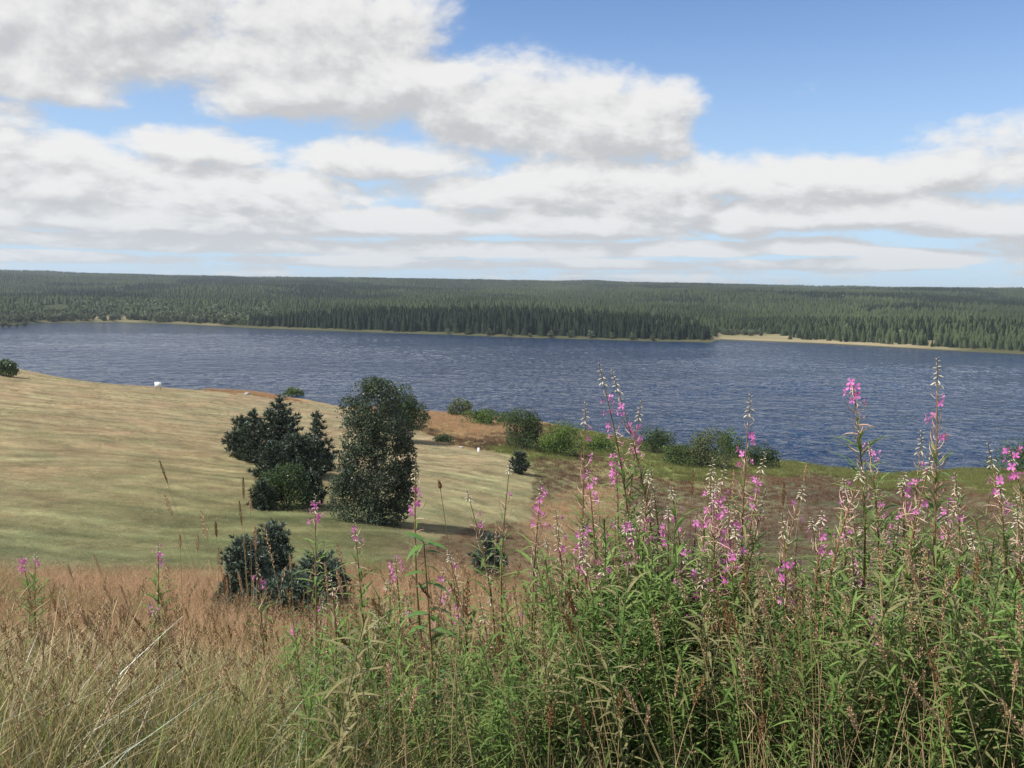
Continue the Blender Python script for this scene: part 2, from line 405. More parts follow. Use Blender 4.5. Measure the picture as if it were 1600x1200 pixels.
def principled(name, build, rough=0.9, spec=0.2):
    m = bpy.data.materials.new(name); m.use_nodes = True
    t = NT(m.node_tree); b = t.n['Principled BSDF']
    b.inputs['Roughness'].default_value = rough
    b.inputs['Specular IOR Level'].default_value = spec
    build(t, b)
    return m
def _ground(t, b):
    at = t.node('ShaderNodeAttribute', attribute_name='soil')
    geo = t.node('ShaderNodeNewGeometry'); pos = geo.outputs['Position']
    n1 = t.noise(pos, 0.8, 6, 0.72)
    n2 = t.noise(pos, 7.0, 4, 0.7)
    k = t.m('ADD', t.rng(n1, 0.3, 0.7, 0.74, 1.27), t.rng(n2, 0.25, 0.75, -0.22, 0.22))
    # mown swaths: long thin streaks that follow the contour round the clump of trees
    sw = t.noise(t.vm('MULTIPLY', pos, (0.05, 0.9, 0.2)), 2.2, 5, 0.7, 1.2)
    k = t.m('MULTIPLY', k, t.m('MULTIPLY', t.rng(sw, 0.3, 0.7, 0.93, 1.08), t.rng(t.noise(pos, 0.33, 8, 0.8), 0.32, 0.68, 0.90, 1.10)))
    # the mower's passes curl round the clump of trees: faint arcs about three metres apart
    off = t.vm('MULTIPLY', t.vm('SUBTRACT', pos, MOW_C), (0.7, 1.0, 0.0))
    ph = t.m('ADD', t.vm('LENGTH', off), t.m('MULTIPLY', t.noise(pos, 0.03, 2, 0.5), 20.0))
    arc = t.m('SINE', t.m('MULTIPLY', ph, 6.283 / 3.4))
    arc2 = t.m('SINE', t.m('MULTIPLY', ph, 6.283 / 8.7))
    am = t.m('MULTIPLY', t.rng(t.noise(pos, 0.06, 3, 0.6), 0.4, 0.65, 0.5, 1.2), at.outputs['Alpha'])
    k = t.m('MULTIPLY', k, t.m('ADD', 1.0, t.m('MULTIPLY', am, t.m('ADD', t.m('MULTIPLY', arc, 0.13), t.m('MULTIPLY', arc2, 0.12)))))
    hue = t.noise(pos, 0.12, 5, 0.65)
    c = t.vm('SCALE', at.outputs['Color']); t.put(t.n[-1].inputs['Scale'], k)
    c2 = t.vm('MULTIPLY', c, (1.05, 0.985, 0.94))
    c3 = t.vm('MULTIPLY', c, (0.88, 1.03, 0.92))
    t.put(b.inputs['Base Color'], t.mix(t.rng(hue, 0.35, 0.65), c2, c3))
    bp = t.node('ShaderNodeBump'); bp.inputs['Strength'].default_value = 0.8; bp.inputs['Distance'].default_value = 0.25
    t.put(bp.inputs['Height'], t.m('ADD', t.m('MULTIPLY', n1, 0.6), t.m('MULTIPLY', t.noise(pos, 2.6, 5, 0.75), 0.8)))
    t.put(b.inputs['Normal'], bp.outputs[0])
MOW_C = (-25.0, 72.0, 0.0)
MAT['ground'] = principled('meadow_ground', _ground, 1.0, 0.05)
def _hill(t, b):
    geo = t.node('ShaderNodeNewGeometry'); pos = geo.outputs['Position']
    sep = t.node('ShaderNodeSeparateXYZ'); t.put(sep.inputs[0], pos)
    n = t.noise(pos, 0.02, 5, 0.7)
    beach = t.mix(t.rng(n, 0.35, 0.65), (0.29, 0.235, 0.145), (0.19, 0.17, 0.09))
    at = t.node('ShaderNodeAttribute', attribute_name='soil')
    f = t.rng(t.m('ADD', sep.outputs[2], t.m('MULTIPLY', t.m('SUBTRACT', n, 0.5), 3.0)), 2.2, 4.0)
    bank = t.mix(t.rng(n, 0.35, 0.65), (0.06, 0.065, 0.03), (0.095, 0.085, 0.045))
    c = t.mix(f, t.mix(at.outputs['Fac'], bank, beach), t.mix(n, (0.03, 0.04, 0.02), (0.06, 0.065, 0.03)))
    wet = t.rng(sep.outputs[2], 0.15, 0.6)
    c = t.mix(wet, (0.07, 0.075, 0.04), c)
    t.put(b.inputs['Base Color'], c)
MAT['hill'] = principled('forest_floor', _hill, 1.0, 0.05)
def _water(t, b):
    geo = t.node('ShaderNodeNewGeometry'); pos = geo.outputs['Position']
    b.inputs['Base Color'].default_value = (0.006, 0.021, 0.058, 1)
    patch = t.noise(t.vm('MULTIPLY', pos, (0.35, 1.0, 1.0)), 0.010, 4, 0.6)
    b.inputs['IOR'].default_value = 1.33
    b.inputs['Specular IOR Level'].default_value = 0.29
    w1 = t.noise(t.vm('MULTIPLY', pos, (0.6, 1.0, 1.0)), 0.45, 3, 0.6, 0.4)
    w2 = t.noise(t.vm('MULTIPLY', pos, (0.35, 1.0, 1.0)), 1.3, 4, 0.65, 0.3)
    w3 = t.noise(t.vm('MULTIPLY', pos, (0.8, 1.0, 1.0)), 0.27, 4, 0.65, 0.6)
    w4 = t.noise(t.vm('MULTIPLY', pos, (0.8, 1.0, 1.0)), 0.09, 4, 0.6, 0.5)
    h = t.m('ADD', t.m('MULTIPLY', w1, 0.15), t.m('ADD', t.m('MULTIPLY', w2, 0.04), t.m('MULTIPLY', w4, 9.0)))
    h = t.m('ADD', h, t.m('MULTIPLY', w3, 4.5))
    bp = t.node('ShaderNodeBump'); bp.inputs['Distance'].default_value = 0.5
    t.put(bp.inputs['Strength'], t.rng(patch, 0.3, 0.7, 0.5, 1.0))
    t.put(bp.inputs['Height'], h)
    t.put(b.inputs['Normal'], bp.outputs[0])
    t.put(b.inputs['Roughness'], t.rng(patch, 0.3, 0.7, 0.05, 0.16))
MAT['water'] = principled('lake_water', _water, 0.2, 0.5)

# ------------------------------------------------------------------ ground zones (albedo of turf, straw, heath, read off the photograph)
FIELD = [(-400, 530), (0, 562), (240, 592), (330, 611), (430, 622), (540, 634), (640, 668), (705, 694), (800, 712), (835, 740), (832, 780), (835, 812),
         (740, 822), (690, 838), (650, 868), (520, 893), (410, 903), (200, 905), (0, 907), (-400, 908)]
def poly_sd(px, py, P):
    """signed distance to polygon in pixels (positive inside)"""
    inside = np.zeros(len(px), bool); dm = np.full(len(px), 1e9)
    for (x0, y0), (x1, y1) in zip(P, P[1:] + P[:1]):
        c = ((y0 > py) != (y1 > py)) & (px < (x1 - x0) * (py - y0) / (y1 - y0 + 1e-12) + x0)
        inside ^= c
        t = np.clip(((px - x0) * (x1 - x0) + (py - y0) * (y1 - y0)) / ((x1 - x0) ** 2 + (y1 - y0) ** 2), 0, 1)
        dm = np.minimum(dm, np.hypot(px - x0 - t * (x1 - x0), py - y0 - t * (y1 - y0)))
    return np.where(inside, dm, -dm)
SPOTS = [  # px, py, reach, colour: soft mixture of ground covers outside and inside the mown field
    (0, 600, 60, (.36, .295, .165)), (200, 620, 60, (.35, .285, .165)), (450, 640, 50, (.345, .28, .165)), (100, 650, 70, (.27, .22, .115)), (350, 660, 70, (.275, .225, .125)),
    (60, 740, 70, (.275, .225, .12)), (300, 740, 80, (.275, .235, .115)), (150, 800, 60, (.17, .18, .082)), (350, 830, 50, (.14, .155, .066)), (500, 850, 50, (.13, .145, .062)), (80, 880, 45, (.16, .17, .08)),
    (680, 720, 50, (.30, .255, .14)), (750, 780, 50, (.27, .25, .125)), (640, 700, 30, (.31, .24, .14)), (700, 840, 30, (.21, .17, .095))]
HEATH = [
    (440, 617, 25, (.34, .19, .12)), (530, 628, 14, (.16, .14, .05)), (700, 660, 28, (.35, .22, .13)), (690, 682, 20, (.19, .16, .07)), (740, 672, 25, (.30, .19, .12)),
    (780, 705, 25, (.16, .15, .05)), (850, 715, 25, (.17, .16, .06)), (870, 730, 25, (.17, .125, .085)), (920, 745, 20, (.25, .18, .10)), (860, 760, 24, (.10, .085, .06)),
    (900, 790, 30, (.26, .17, .105)), (1000, 700, 30, (.17, .18, .06)), (1100, 720, 35, (.19, .18, .07)), (1250, 705, 30, (.21, .21, .08)), (1280, 735, 20, (.20, .17, .08)), (1280, 760, 30, (.105, .085, .07)),
    (1150, 770, 30, (.18, .14, .085)), (1050, 790, 35, (.14, .10, .07)), (1400, 735, 25, (.17, .17, .055)), (1500, 735, 30, (.15, .13, .05)), (1600, 740, 30, (.15, .15, .05)), (1450, 790, 45, (.11, .085, .065)), (1300, 820, 40, (.105, .08, .062)),
    (1380, 860, 40, (.17, .13, .08)), (1550, 850, 50, (.12, .10, .06)), (1100, 860, 50, (.12, .085, .062)), (900, 840, 30, (.20, .125, .08)), (760, 850, 30, (.145, .085, .06)), (650, 890, 30, (.14, .085, .055)),
    (560, 920, 40, (.15, .09, .06)), (750, 930, 40, (.19, .12, .08)), (650, 980, 50, (.20, .14, .09)), (500, 960, 40, (.18, .11, .07)), (900, 960, 60, (.14, .10, .06)), (1300, 960, 80, (.12, .09, .05)),
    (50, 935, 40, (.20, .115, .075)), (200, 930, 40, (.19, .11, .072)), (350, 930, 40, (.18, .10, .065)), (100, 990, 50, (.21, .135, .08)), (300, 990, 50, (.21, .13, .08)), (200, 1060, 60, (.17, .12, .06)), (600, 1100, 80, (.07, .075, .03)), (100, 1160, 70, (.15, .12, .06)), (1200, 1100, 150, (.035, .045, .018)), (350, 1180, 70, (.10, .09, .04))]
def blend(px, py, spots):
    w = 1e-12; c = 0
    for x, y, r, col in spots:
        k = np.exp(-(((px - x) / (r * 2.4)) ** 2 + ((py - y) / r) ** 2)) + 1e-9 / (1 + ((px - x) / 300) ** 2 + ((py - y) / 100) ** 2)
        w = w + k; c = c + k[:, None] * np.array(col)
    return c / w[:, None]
def zones(x, y, z):
    px, py, ok = project(np.stack([x, y, z], 1))
    d = np.hypot(x, y)
    px = np.where(ok, px, 0); py = np.where(ok, py, 1400)
    px = np.clip(px, -250, 1850); py = np.clip(py, 560, 1300)
    jx = px + (fbm(x * .25, y * .25, 0.0, 11, 4) - .5) * 50; jy = py + (fbm(x * .25, y * .25, 0.0, 21, 4) - .5) * 26
    sd = poly_sd(px + (jx - px) * .3, py + (jy - py) * .35, FIELD)
    f = sstep(-1.5, 2.0, sd)
    return f, jx, jy, blend(jx, jy, SPOTS), blend(jx, jy, HEATH)

# ------------------------------------------------------------------ near land mesh
def polar(azs, ds):
    A, D = np.meshgrid(azs, ds)
    na = len(azs)
    i = np.arange(len(ds) - 1)[:, None] * na; j = np.arange(na - 1)[None]
    F = np.stack([i + j, i + j + 1, i + na + j + 1, i + na + j], -1).reshape(-1, 4)
    return (np.sin(A) * D).ravel(), (np.cos(A) * D).ravel(), F
azs = np.concatenate([np.linspace(-math.pi, -0.70, 36)[:-1], np.linspace(-0.70, 0.70, 620), np.linspace(0.70, math.pi, 36)[1:]])
dsn = np.concatenate([[0.02], np.exp(np.linspace(math.log(0.6), math.log(330), 400))])
gx, gy, gF = polar(azs, dsn)
gz = height(gx, gy)
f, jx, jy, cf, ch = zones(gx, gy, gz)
# swath lines that curl round the clump, from the mower's passes
cx0, cy0 = gnd(470, 760)[0].xy
rr = np.hypot((gx - cx0) * 0.75, gy - cy0)
sw = (fbm(rr * .55 + fbm(gx * .05, gy * .05, 0.0, 31, 3) * 9, np.arctan2(gx - cx0, gy - cy0) * 2.0, 0.0, 41, 3) - .5)
cf = cf * np.array([.86, .81, .90]) * (1 + sw[:, None] * 0.25)
mott = fbm(gx * .35, gy * .35, 0.0, 51, 5)[:, None]
cf = cf * (0.55 + 0.85 * mott) ; ch = ch * np.array([.86, .97, .88]) * (0.65 + 1.0 * mott)
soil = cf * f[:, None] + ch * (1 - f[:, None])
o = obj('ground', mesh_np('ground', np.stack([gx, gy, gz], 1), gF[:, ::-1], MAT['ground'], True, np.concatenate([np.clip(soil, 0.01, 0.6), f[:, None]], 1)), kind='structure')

# ------------------------------------------------------------------ far land
FSH = [(-250, 500), (-60, 506), (0, 508), (60, 505), (160, 503.5), (260, 506), (400, 513), (600, 520), (800, 527), (1000, 533), (1112, 535.5), (1122, 531), (1200, 534), (1300, 538), (1400, 543.5),
       (1500, 549), (1600, 554), (1850, 564)]
fa, fr = [], []
for px, py in FSH:
    v = ray(px, py); fa.append(math.atan2(v.x, v.y)); fr.append(EYE / (-v.z / math.hypot(v.x, v.y)))
fa = np.array(fa); fr = np.array(fr)
def far_h(x, y):
    az = np.arctan2(x, y); d = np.hypot(x, y)
    r = np.interp(az, fa, fr)
    w = sstep(0.85, 1.4, np.abs(az)); r = r * (1 - w) + 200 * w
    t = d - r
    n = fbm(x * .0022, y * .0022, 0.0, 61, 3) - .5
    n2 = fbm(x * .009, y * .009, 0.0, 71, 3) - .5
    beach = 1.4 * sstep(0, 14, t) - 4 * (1 - sstep(-40, 0, t))
    hill = 56 * np.clip((t - 20) / 2050, 0, 1) ** 0.92
    hill = hill + (n * 30 + n2 * 10) * sstep(80, 600, t) * (1 - sstep(1500, 2050, t) * 0.55)
    hill = hill - 10 * sstep(2150, 3500, t)
    z = beach + hill
    zb = 31.0 + (fbm(x * .004, y * .004, 0.0, 81, 3) - .5) * 12 * sstep(330, 900, d) + 20 * sstep(500, 2500, d) - 1.5
    return z * (1 - w) + zb * w
faz = np.concatenate([np.linspace(-math.pi, -0.72, 40)[:-1], np.linspace(-0.72, 0.72, 420), np.linspace(0.72, math.pi, 40)[1:]])
fds = np.concatenate([[300, 340, 370], np.linspace(390, 800, 190)[:-1], np.exp(np.linspace(math.log(800), math.log(9000), 120))])
hx, hy, hF = polar(faz, fds)
hzv = far_h(hx, hy)
hpx, hpy, hok = project(np.stack([hx, hy, hzv], 1))
sandy = np.interp(hpx, [130, 160, 215, 225, 320, 335, 350, 1112, 1116, 1350, 1480, 1520], [0, .8, .5, 0, .5, .5, 0, 0, 1, 1, .7, 0]) * hok
sandy = np.maximum(sandy, (((hpx - 88) / 24) ** 2 + ((hpy - 484) / 8) ** 2 < 1) * 1.0)
obj('hills', mesh_np('hills', np.stack([hx, hy, hzv], 1), hF[:, ::-1], MAT['hill'], True, np.repeat(sandy[:, None], 3, 1)), kind='structure')
# the air between here and the far hills
def _haze():
    m = bpy.data.materials.new('pale_air'); m.use_nodes = True
    t = NT(m.node_tree); t.n.clear()
    pv = t.node('ShaderNodeVolumePrincipled')
    pv.inputs['Color'].default_value = (0.80, 0.90, 1.0, 1); pv.inputs['Density'].default_value = HAZE; pv.inputs['Anisotropy'].default_value = 0.3
    mo = t.node('ShaderNodeOutputMaterial'); t.l.new(pv.outputs[0], mo.inputs['Volume'])
    mb = MB(); box_mb(mb, (0, 0, 52), (18600, 18600, 126))
    obj('haze', mb.mesh('haze', m), kind='stuff', label='thin pale air over the lake and the far wooded hills', category='haze')
def box_mb(mb, c, s):
    c = np.array(c); s = np.array(s) / 2
    V = np.array([[i, j, k_] for i in (-1, 1) for j in (-1, 1) for k_ in (-1, 1)]) * s + c
    mb.add(V, [(0, 1, 3, 2), (4, 6, 7, 5), (0, 4, 5, 1), (2, 3, 7, 6), (0, 2, 6, 4), (1, 5, 7, 3)])
HAZE = 0.0001
_haze()
# lake
wa = np.concatenate([np.linspace(-math.pi, -.72, 30)[:-1], np.linspace(-.72, .72, 950), np.linspace(.72, math.pi, 30)[1:]])
wd = [60., 130.]; st_ = .75
while wd[-1] < 760: wd.append(wd[-1] + max(.55, wd[-1] * .0031))
wx, wy, wF = polar(wa, np.array(wd + [1200, 2500, 5000]))
def waves(x, y):
    u, v = x * .94 + y * .34, -x * .34 + y * .94        # wind blows across the lake towards the near shore
    gust = .25 + 1.2 * vnoise(u * .009, v * .02, 0.0, 401)
    a_ = np.abs(vnoise(u * .27 + 4 * vnoise(x * .02, y * .02, 0.0, 411), v * .46, 0.0, 402) * 2 - 1)
    b_ = vnoise(u * .62, v * 1.0, 0.0, 403)
    c_ = vnoise(u * .07, v * .13, 0.0, 404)
    return (-.19 * a_ + .12 * b_ + .15 * c_) * gust
wz = waves(wx, wy) * sstep(135, 150, np.hypot(wx, wy)) * (1 - sstep(560, 700, np.hypot(wx, wy))) * (1 - sstep(.70, .72, np.abs(np.arctan2(wx, wy))))
obj('lake_water', mesh_np('lake_water', np.stack([wx, wy, wz], 1), wF[:, ::-1], MAT['water'], True), kind='structure')

# ------------------------------------------------------------------ scattering: geometry-nodes instances of hand-built tufts and trees
def scatter(name, P, rz, sc, pid, protos, label, cat, tilt=None):
    """One object of kind stuff: each vertex carries one instance."""
    col = bpy.data.collections.new(name + '_kinds')
    for i, me in enumerate(protos):
        po = bpy.data.objects.new('%s_kind_%02d' % (name, i), me); col.objects.link(po)
    me = bpy.data.meshes.new(name)
    n = len(P)
    me.vertices.add(n); me.vertices.foreach_set('co', np.asarray(P, np.float32).ravel())
    rot = np.zeros((n, 3), np.float32); rot[:, 2] = rz
    if tilt is not None: rot[:, 0] = tilt[0]; rot[:, 1] = tilt[1]
    a = me.attributes.new('rot', 'FLOAT_VECTOR', 'POINT'); a.data.foreach_set('vector', rot.ravel())
    sc = np.asarray(sc, np.float32)
    if sc.ndim == 1: sc = np.repeat(sc[:, None], 3, 1)
    a = me.attributes.new('scl', 'FLOAT_VECTOR', 'POINT'); a.data.foreach_set('vector', np.ascontiguousarray(sc).ravel())
    a = me.attributes.new('pid', 'INT', 'POINT'); a.data.foreach_set('value', np.asarray(pid, np.int32))
    ng = bpy.data.node_groups.new(name + '_scatter', 'GeometryNodeTree')
    ng.interface.new_socket('Geometry', in_out='INPUT', socket_type='NodeSocketGeometry')
    ng.interface.new_socket('Geometry', in_out='OUTPUT', socket_type='NodeSocketGeometry')
    N, L = ng.nodes, ng.links
    gi, go = N.new('NodeGroupInput'), N.new('NodeGroupOutput')
    iop = N.new('GeometryNodeInstanceOnPoints'); ci = N.new('GeometryNodeCollectionInfo')
    ci.inputs['Collection'].default_value = col
    ci.inputs['Separate Children'].default_value = True; ci.inputs['Reset Children'].default_value = True
    def na(nm, ty):
        x = N.new('GeometryNodeInputNamedAttribute'); x.data_type = ty; x.inputs['Name'].default_value = nm; return x.outputs[0]
    e2r = N.new('FunctionNodeEulerToRotation')
    L.new(na('rot', 'FLOAT_VECTOR'), e2r.inputs[0])
    L.new(gi.outputs[0], iop.inputs['Points']); L.new(ci.outputs[0], iop.inputs['Instance'])
    iop.inputs['Pick Instance'].default_value = True
    L.new(na('pid', 'INT'), iop.inputs['Instance Index'])
    L.new(e2r.outputs[0], iop.inputs['Rotation']); L.new(na('scl', 'FLOAT_VECTOR'), iop.inputs['Scale'])
    L.new(iop.outputs[0], go.inputs[0])
    o = obj(name, me, label=label, category=cat, kind='stuff')
    md = o.modifiers.new('scatter', 'NODES'); md.node_group = ng
    return o

# --- leaf and needle masses
def leaves_mb(mb, C, Nn, size, asp=0.62, rsx=rs):
    """rhombic leaves: centres C, normals Nn"""
    n = len(C)
    r = rsx.normal(size=(n, 3)); U = np.cross(Nn, r); U /= np.linalg.norm(U, axis=1)[:, None] + 1e-9
    W = np.cross(Nn, U)
    s = np.broadcast_to(size, n)[:, None] * rsx.uniform(.7, 1.3, (n, 1))
    bend = Nn * s * .18
    V = np.stack([C + U * s * .5 - bend, C + W * s * .5 * asp, C - U * s * .5 - bend, C - W * s * .5 * asp], 1).reshape(-1, 3)
    i = np.arange(n)[:, None] * 4
    mb.add(V, i + np.array([0, 1, 2, 3])[None])
def crown(lobes, n, size, seed, shell=.72, gap=.0, nf=1.6, asp=0.62, up=0.25):
    """lobes: (cx,cy,cz,rx,ry,rz). Leaves spread through the lobes' outer part with holes where noise is low."""
    r = np.random.RandomState(seed)
    L = np.array(lobes, float)
    w = (L[:, 3] * L[:, 4] + L[:, 4] * L[:, 5] + L[:, 3] * L[:, 5]); w /= w.sum()
    k = r.choice(len(L), n, p=w)
    d = r.normal(size=(n, 3)); d /= np.linalg.norm(d, axis=1)[:, None]
    lump = 1 + (fbm(d[:, 0] * nf + k * 7.3, d[:, 1] * nf, d[:, 2] * nf, seed, 3) - .5) * .75
    rad = (shell + (1 - shell) * r.uniform(0, 1, n) ** .7) * lump
    rad = np.where(r.uniform(size=n) < .22, rad * r.uniform(.4, 1, n), rad)
    C = L[k, :3] + d * L[k, 3:] * rad[:, None]
    clump = fbm(C[:, 0] * nf + 9, C[:, 1] * nf, C[:, 2] * nf, seed + 5, 3)
    keep = clump > np.quantile(clump, gap)
    C, d = C[keep], d[keep]
    Nn = d * .7 + r.normal(size=C.shape) * .55 + np.array([0, 0, up]); Nn /= np.linalg.norm(Nn, axis=1)[:, None]
    mb = MB(); leaves_mb(mb, C, Nn, size, asp, r)
    return mb
def blades(mb, C, D, n, ln, w, r, spread=.7):
    """n needle-like blades fanning from each centre C about direction D"""
    m = len(C)
    Cn = np.repeat(C, n, 0); Dn = np.repeat(D, n, 0) + r.normal(size=(m * n, 3)) * spread
    Dn /= np.linalg.norm(Dn, axis=1)[:, None]
    S = np.cross(Dn, r.normal(size=Dn.shape)); S /= np.linalg.norm(S, axis=1)[:, None]
    l = ln * r.uniform(.6, 1.2, (m * n, 1))
    V = np.stack([Cn - S * w * .5, Cn + S * w * .5, Cn + Dn * l], 1).reshape(-1, 3)
    mb.add(V, None, (np.arange(m * n)[:, None] * 3 + np.array([0, 1, 2])[None]))

# ------------------------------------------------------------------ far forest
def spruce_mesh(seed, mat, name='spruce'):
    r = np.random.RandomState(seed); mb = MB()
    mb.tube([(0, 0, -.3), (0, 0, .95)], [.012, .004], 4)
    T = 8
    for i in range(T):
        z0 = .06 + .80 * (i / T) ** .95; z1 = z0 + .24 * (1 - i / T * .45)
        R0 = .185 * (1 - i / T) ** .85 * r.uniform(.85, 1.15) + .018
        k = 9
        a = np.arange(k * 2) * math.pi / k + r.uniform(0, 6)
        rr_ = np.where(np.arange(k * 2) % 2, R0 * .5, R0) * r.uniform(.75, 1.2, k * 2)
        V = np.concatenate([np.stack([np.cos(a) * rr_, np.sin(a) * rr_, z0 - rr_ * .35 + r.uniform(-.01, .01, k * 2)], 1), [[0, 0, min(z1, 1.0)]]])
        j = np.arange(k * 2)
        mb.add(V, None, np.stack([j, (j + 1) % (k * 2), np.full(k * 2, k * 2)], 1))
    return mb.mesh(name, mat)
def blob_mesh(seed, mat, name, n=160, tall=.5):
    lobes = [(0, 0, tall, .30, .30, tall * .95), (.15, .05, tall * .7, .25, .22, .3), (-.14, -.06, tall * .75, .24, .24, .32)]
    mb = crown(lobes, n, .17, seed, nf=3)
    mb.tube([(0, 0, -.2), (0, 0, tall)], [.03, .015], 4)
    return mb.mesh(name, mat)
spr = [spruce_mesh(100 + i, MAT['spruce']) for i in range(4)]
sprd = [spruce_mesh(200 + i, MAT['spruce_dark'], 'dark_spruce') for i in range(4)]
blo = [blob_mesh(300 + i, MAT['farleaf'], 'broadleaf') for i in range(3)]

r = np.random.RandomState(5)
def far_pts(n, t0, t1, a0=-.66, a1=.66):
    a = r.uniform(a0, a1, n); b = np.interp(a, fa, fr)
    u = r.uniform(0, 1, n); d = np.sqrt((b + t0) ** 2 + u * ((b + t1) ** 2 - (b + t0) ** 2))
    return a, d, b
A_TIP = float(math.atan2(ray(1112, 535).x, ray(1112, 535).y))
A_PEN0 = float(math.atan2(ray(420, 513).x, ray(420, 513).y))
# main hillside wood
parts_P, parts_s, parts_id = [], [], []
a, d, b = far_pts(105000, 12, 2150)
t = d - b
x, y = np.sin(a) * d, np.cos(a) * d
pxf, pyf, _ = project(np.stack([x, y, far_h(x, y)], 1))
keep = np.ones(len(a), bool)
for (qx, qy, qw, qh) in [(88, 483, 26, 7), (165, 500, 45, 9)]:      # open pale clearings on the left
    keep &= ~((((pxf - qx) / qw) ** 2 + ((pyf - qy) / qh) ** 2) < 1)
right = a > A_TIP
keep &= ~(right & (t < 30 + 30 * np.exp(-((pxf - 1180) / 60.) ** 2)))
nn = fbm(x * .004, y * .004, 0.0, 91, 3)
keep &= ~((vnoise(x * .0035 + 3, y * .011, 0.0, 97) > .86) & (t > 500))      # rides and felled strips
hgt = (5 + 8 * nn) * r.uniform(.6, 1.2, len(a))
leftish = (pxf < 430) & (t < 260)
kind = r.randint(0, 4, len(a))
kind = np.where(leftish & (r.uniform(size=len(a)) < .55), 4 + r.randint(0, 3, len(a)), kind)
kind = np.where((r.uniform(size=len(a)) < .03), 4 + r.randint(0, 3, len(a)), kind)
hgt = np.where((kind >= 4) & (kind < 7), hgt * .8, hgt)
keep &= (t > 32) | ((pxf < 420) & (pyf > 0))
darkbelt = (fbm(a * 9, t * .006, 0.0, 93, 3) > .56) & (t > 450)
kind = np.where(darkbelt & (kind < 4), kind + 7, kind)
P = np.stack([x, y, far_h(x, y) - .2], 1)[keep]
wide = r.uniform(1.3, 1.95, keep.sum())
scatter('forest_on_the_far_hills', P, r.uniform(0, 6.28, len(P)), np.stack([hgt[keep] * wide, hgt[keep] * wide, hgt[keep]], 1), kind[keep], spr + blo + sprd,
        'dense green spruce forest covering the low hills beyond the lake', 'forest')
# dark wood on the peninsula, behind its front rows
def pen_depth(a): return 85 * sstep(A_PEN0 - .03, A_PEN0 + .12, a) * (1 - sstep(A_TIP - .03, A_TIP, a)) + 16
def pen_h(a, n):
    base = np.interp(a, [A_PEN0, A_PEN0 + .12, A_PEN0 + .28, A_TIP - .08, A_TIP], [10, 15, 18, 15, 9.5])
    return base * r.uniform(.55, 1.12, n)
n = 2600
a = r.uniform(A_PEN0 - .02, A_TIP - .004, n); b = np.interp(a, fa, fr)
d = b + 10 + r.uniform(.12, 1, n) * pen_depth(a)
x, y = np.sin(a) * d, np.cos(a) * d
hh = pen_h(a, n)
scatter('wood_on_the_peninsula', np.stack([x, y, far_h(x, y) - .2], 1), r.uniform(0, 6.28, n), np.stack([hh * 1.1, hh * 1.1, hh], 1), r.randint(0, 4, n), sprd,
        'dark spruce wood filling the low peninsula across the lake', 'forest')
# right-hand shore: darker tall belt climbing at the right edge
n = 1800
a = r.uniform(A_TIP + .02, .62, n); b = np.interp(a, fa, fr)
d = b + r.uniform(60, 190, n)
x, y = np.sin(a) * d, np.cos(a) * d
hh = (7 + 5.5 * sstep(.2, .5, a)) * r.uniform(.75, 1.15, n)
scatter('wood_behind_the_right_shore', np.stack([x, y, far_h(x, y) - .2], 1), r.uniform(0, 6.28, n), np.stack([hh * 1.15, hh * 1.15, hh], 1), np.where(r.uniform(size=n) < .5, r.randint(0, 4, n), 4 + r.randint(0, 4, n)), spr + sprd,
        'grey-green spruce belt behind the pale beach at the right', 'forest')
# the front rows, tree by tree
def tree_copy(name, me, loc, s, w, label, cat, group):
    o = obj(name, me, None, Matrix.LocRotScale(loc, Euler((0, 0, r.uniform(0, 6.28))), (s * w, s * w, s)), label=label, category=cat, group=group)
    return o
for i in range(150):
    u = (i + r.uniform(-.4, .4)) / 150
    a = A_PEN0 + u * (A_TIP - .006 - A_PEN0); b = float(np.interp(a, fa, fr))
    d = b + 9 + r.uniform(0, 9)
    x, y = math.sin(a) * d, math.cos(a) * d
    tree_copy('spruce_tree', sprd[i % 4], (x, y, float(far_h(np.array([x]), np.array([y]))[0]) - .2), float(pen_h(np.array([a]), 1)[0]) * .93, 1.1,
              'dark spruce in the front row of the wooded peninsula, %s' % ('left third' if u < .33 else 'middle third' if u < .67 else 'last third before its tip'), 'spruce', 'front row of spruces along the peninsula shore')
for i in range(95):
    u = (i + r.uniform(-.4, .4)) / 95
    a = A_TIP + .085 + u * (.60 - A_TIP - .085); b = float(np.interp(a, fa, fr))
    d = b + r.uniform(16, 38) * (1 - .5 * u)
    x, y = math.sin(a) * d, math.cos(a) * d
    tree_copy('spruce_tree', (spr + sprd)[(i * 5) % 8], (x, y, float(far_h(np.array([x]), np.array([y]))[0]) - .2), r.uniform(5, 9), 1.3,
              'spruce at the forest edge above the right-hand shore, %s' % ('behind the pale beach' if u < .4 else 'past the pale beach' if u < .75 else 'towards the right edge'), 'spruce', 'spruces at the forest edge on the right shore')
for i in range(46):
    a0 = float(math.atan2(ray(20 + i * 9.0, 508).x, ray(20 + i * 9.0, 508).y)) + r.uniform(-.003, .003)
    b = float(np.interp(a0, fa, fr)); d = b + r.uniform(7, 30)
    x, y = math.sin(a0) * d, math.cos(a0) * d
    if 140 < 20 + i * 9.0 < 215 : d += 30
    tree_copy('broadleaf_tree', blo[i % 3], (x, y, float(far_h(np.array([x]), np.array([y]))[0]) - .2), r.uniform(6, 10), 1.1,
              'grey-green broadleaf tree along the left part of the far shore', 'tree', 'broadleaf trees on the far left shore')
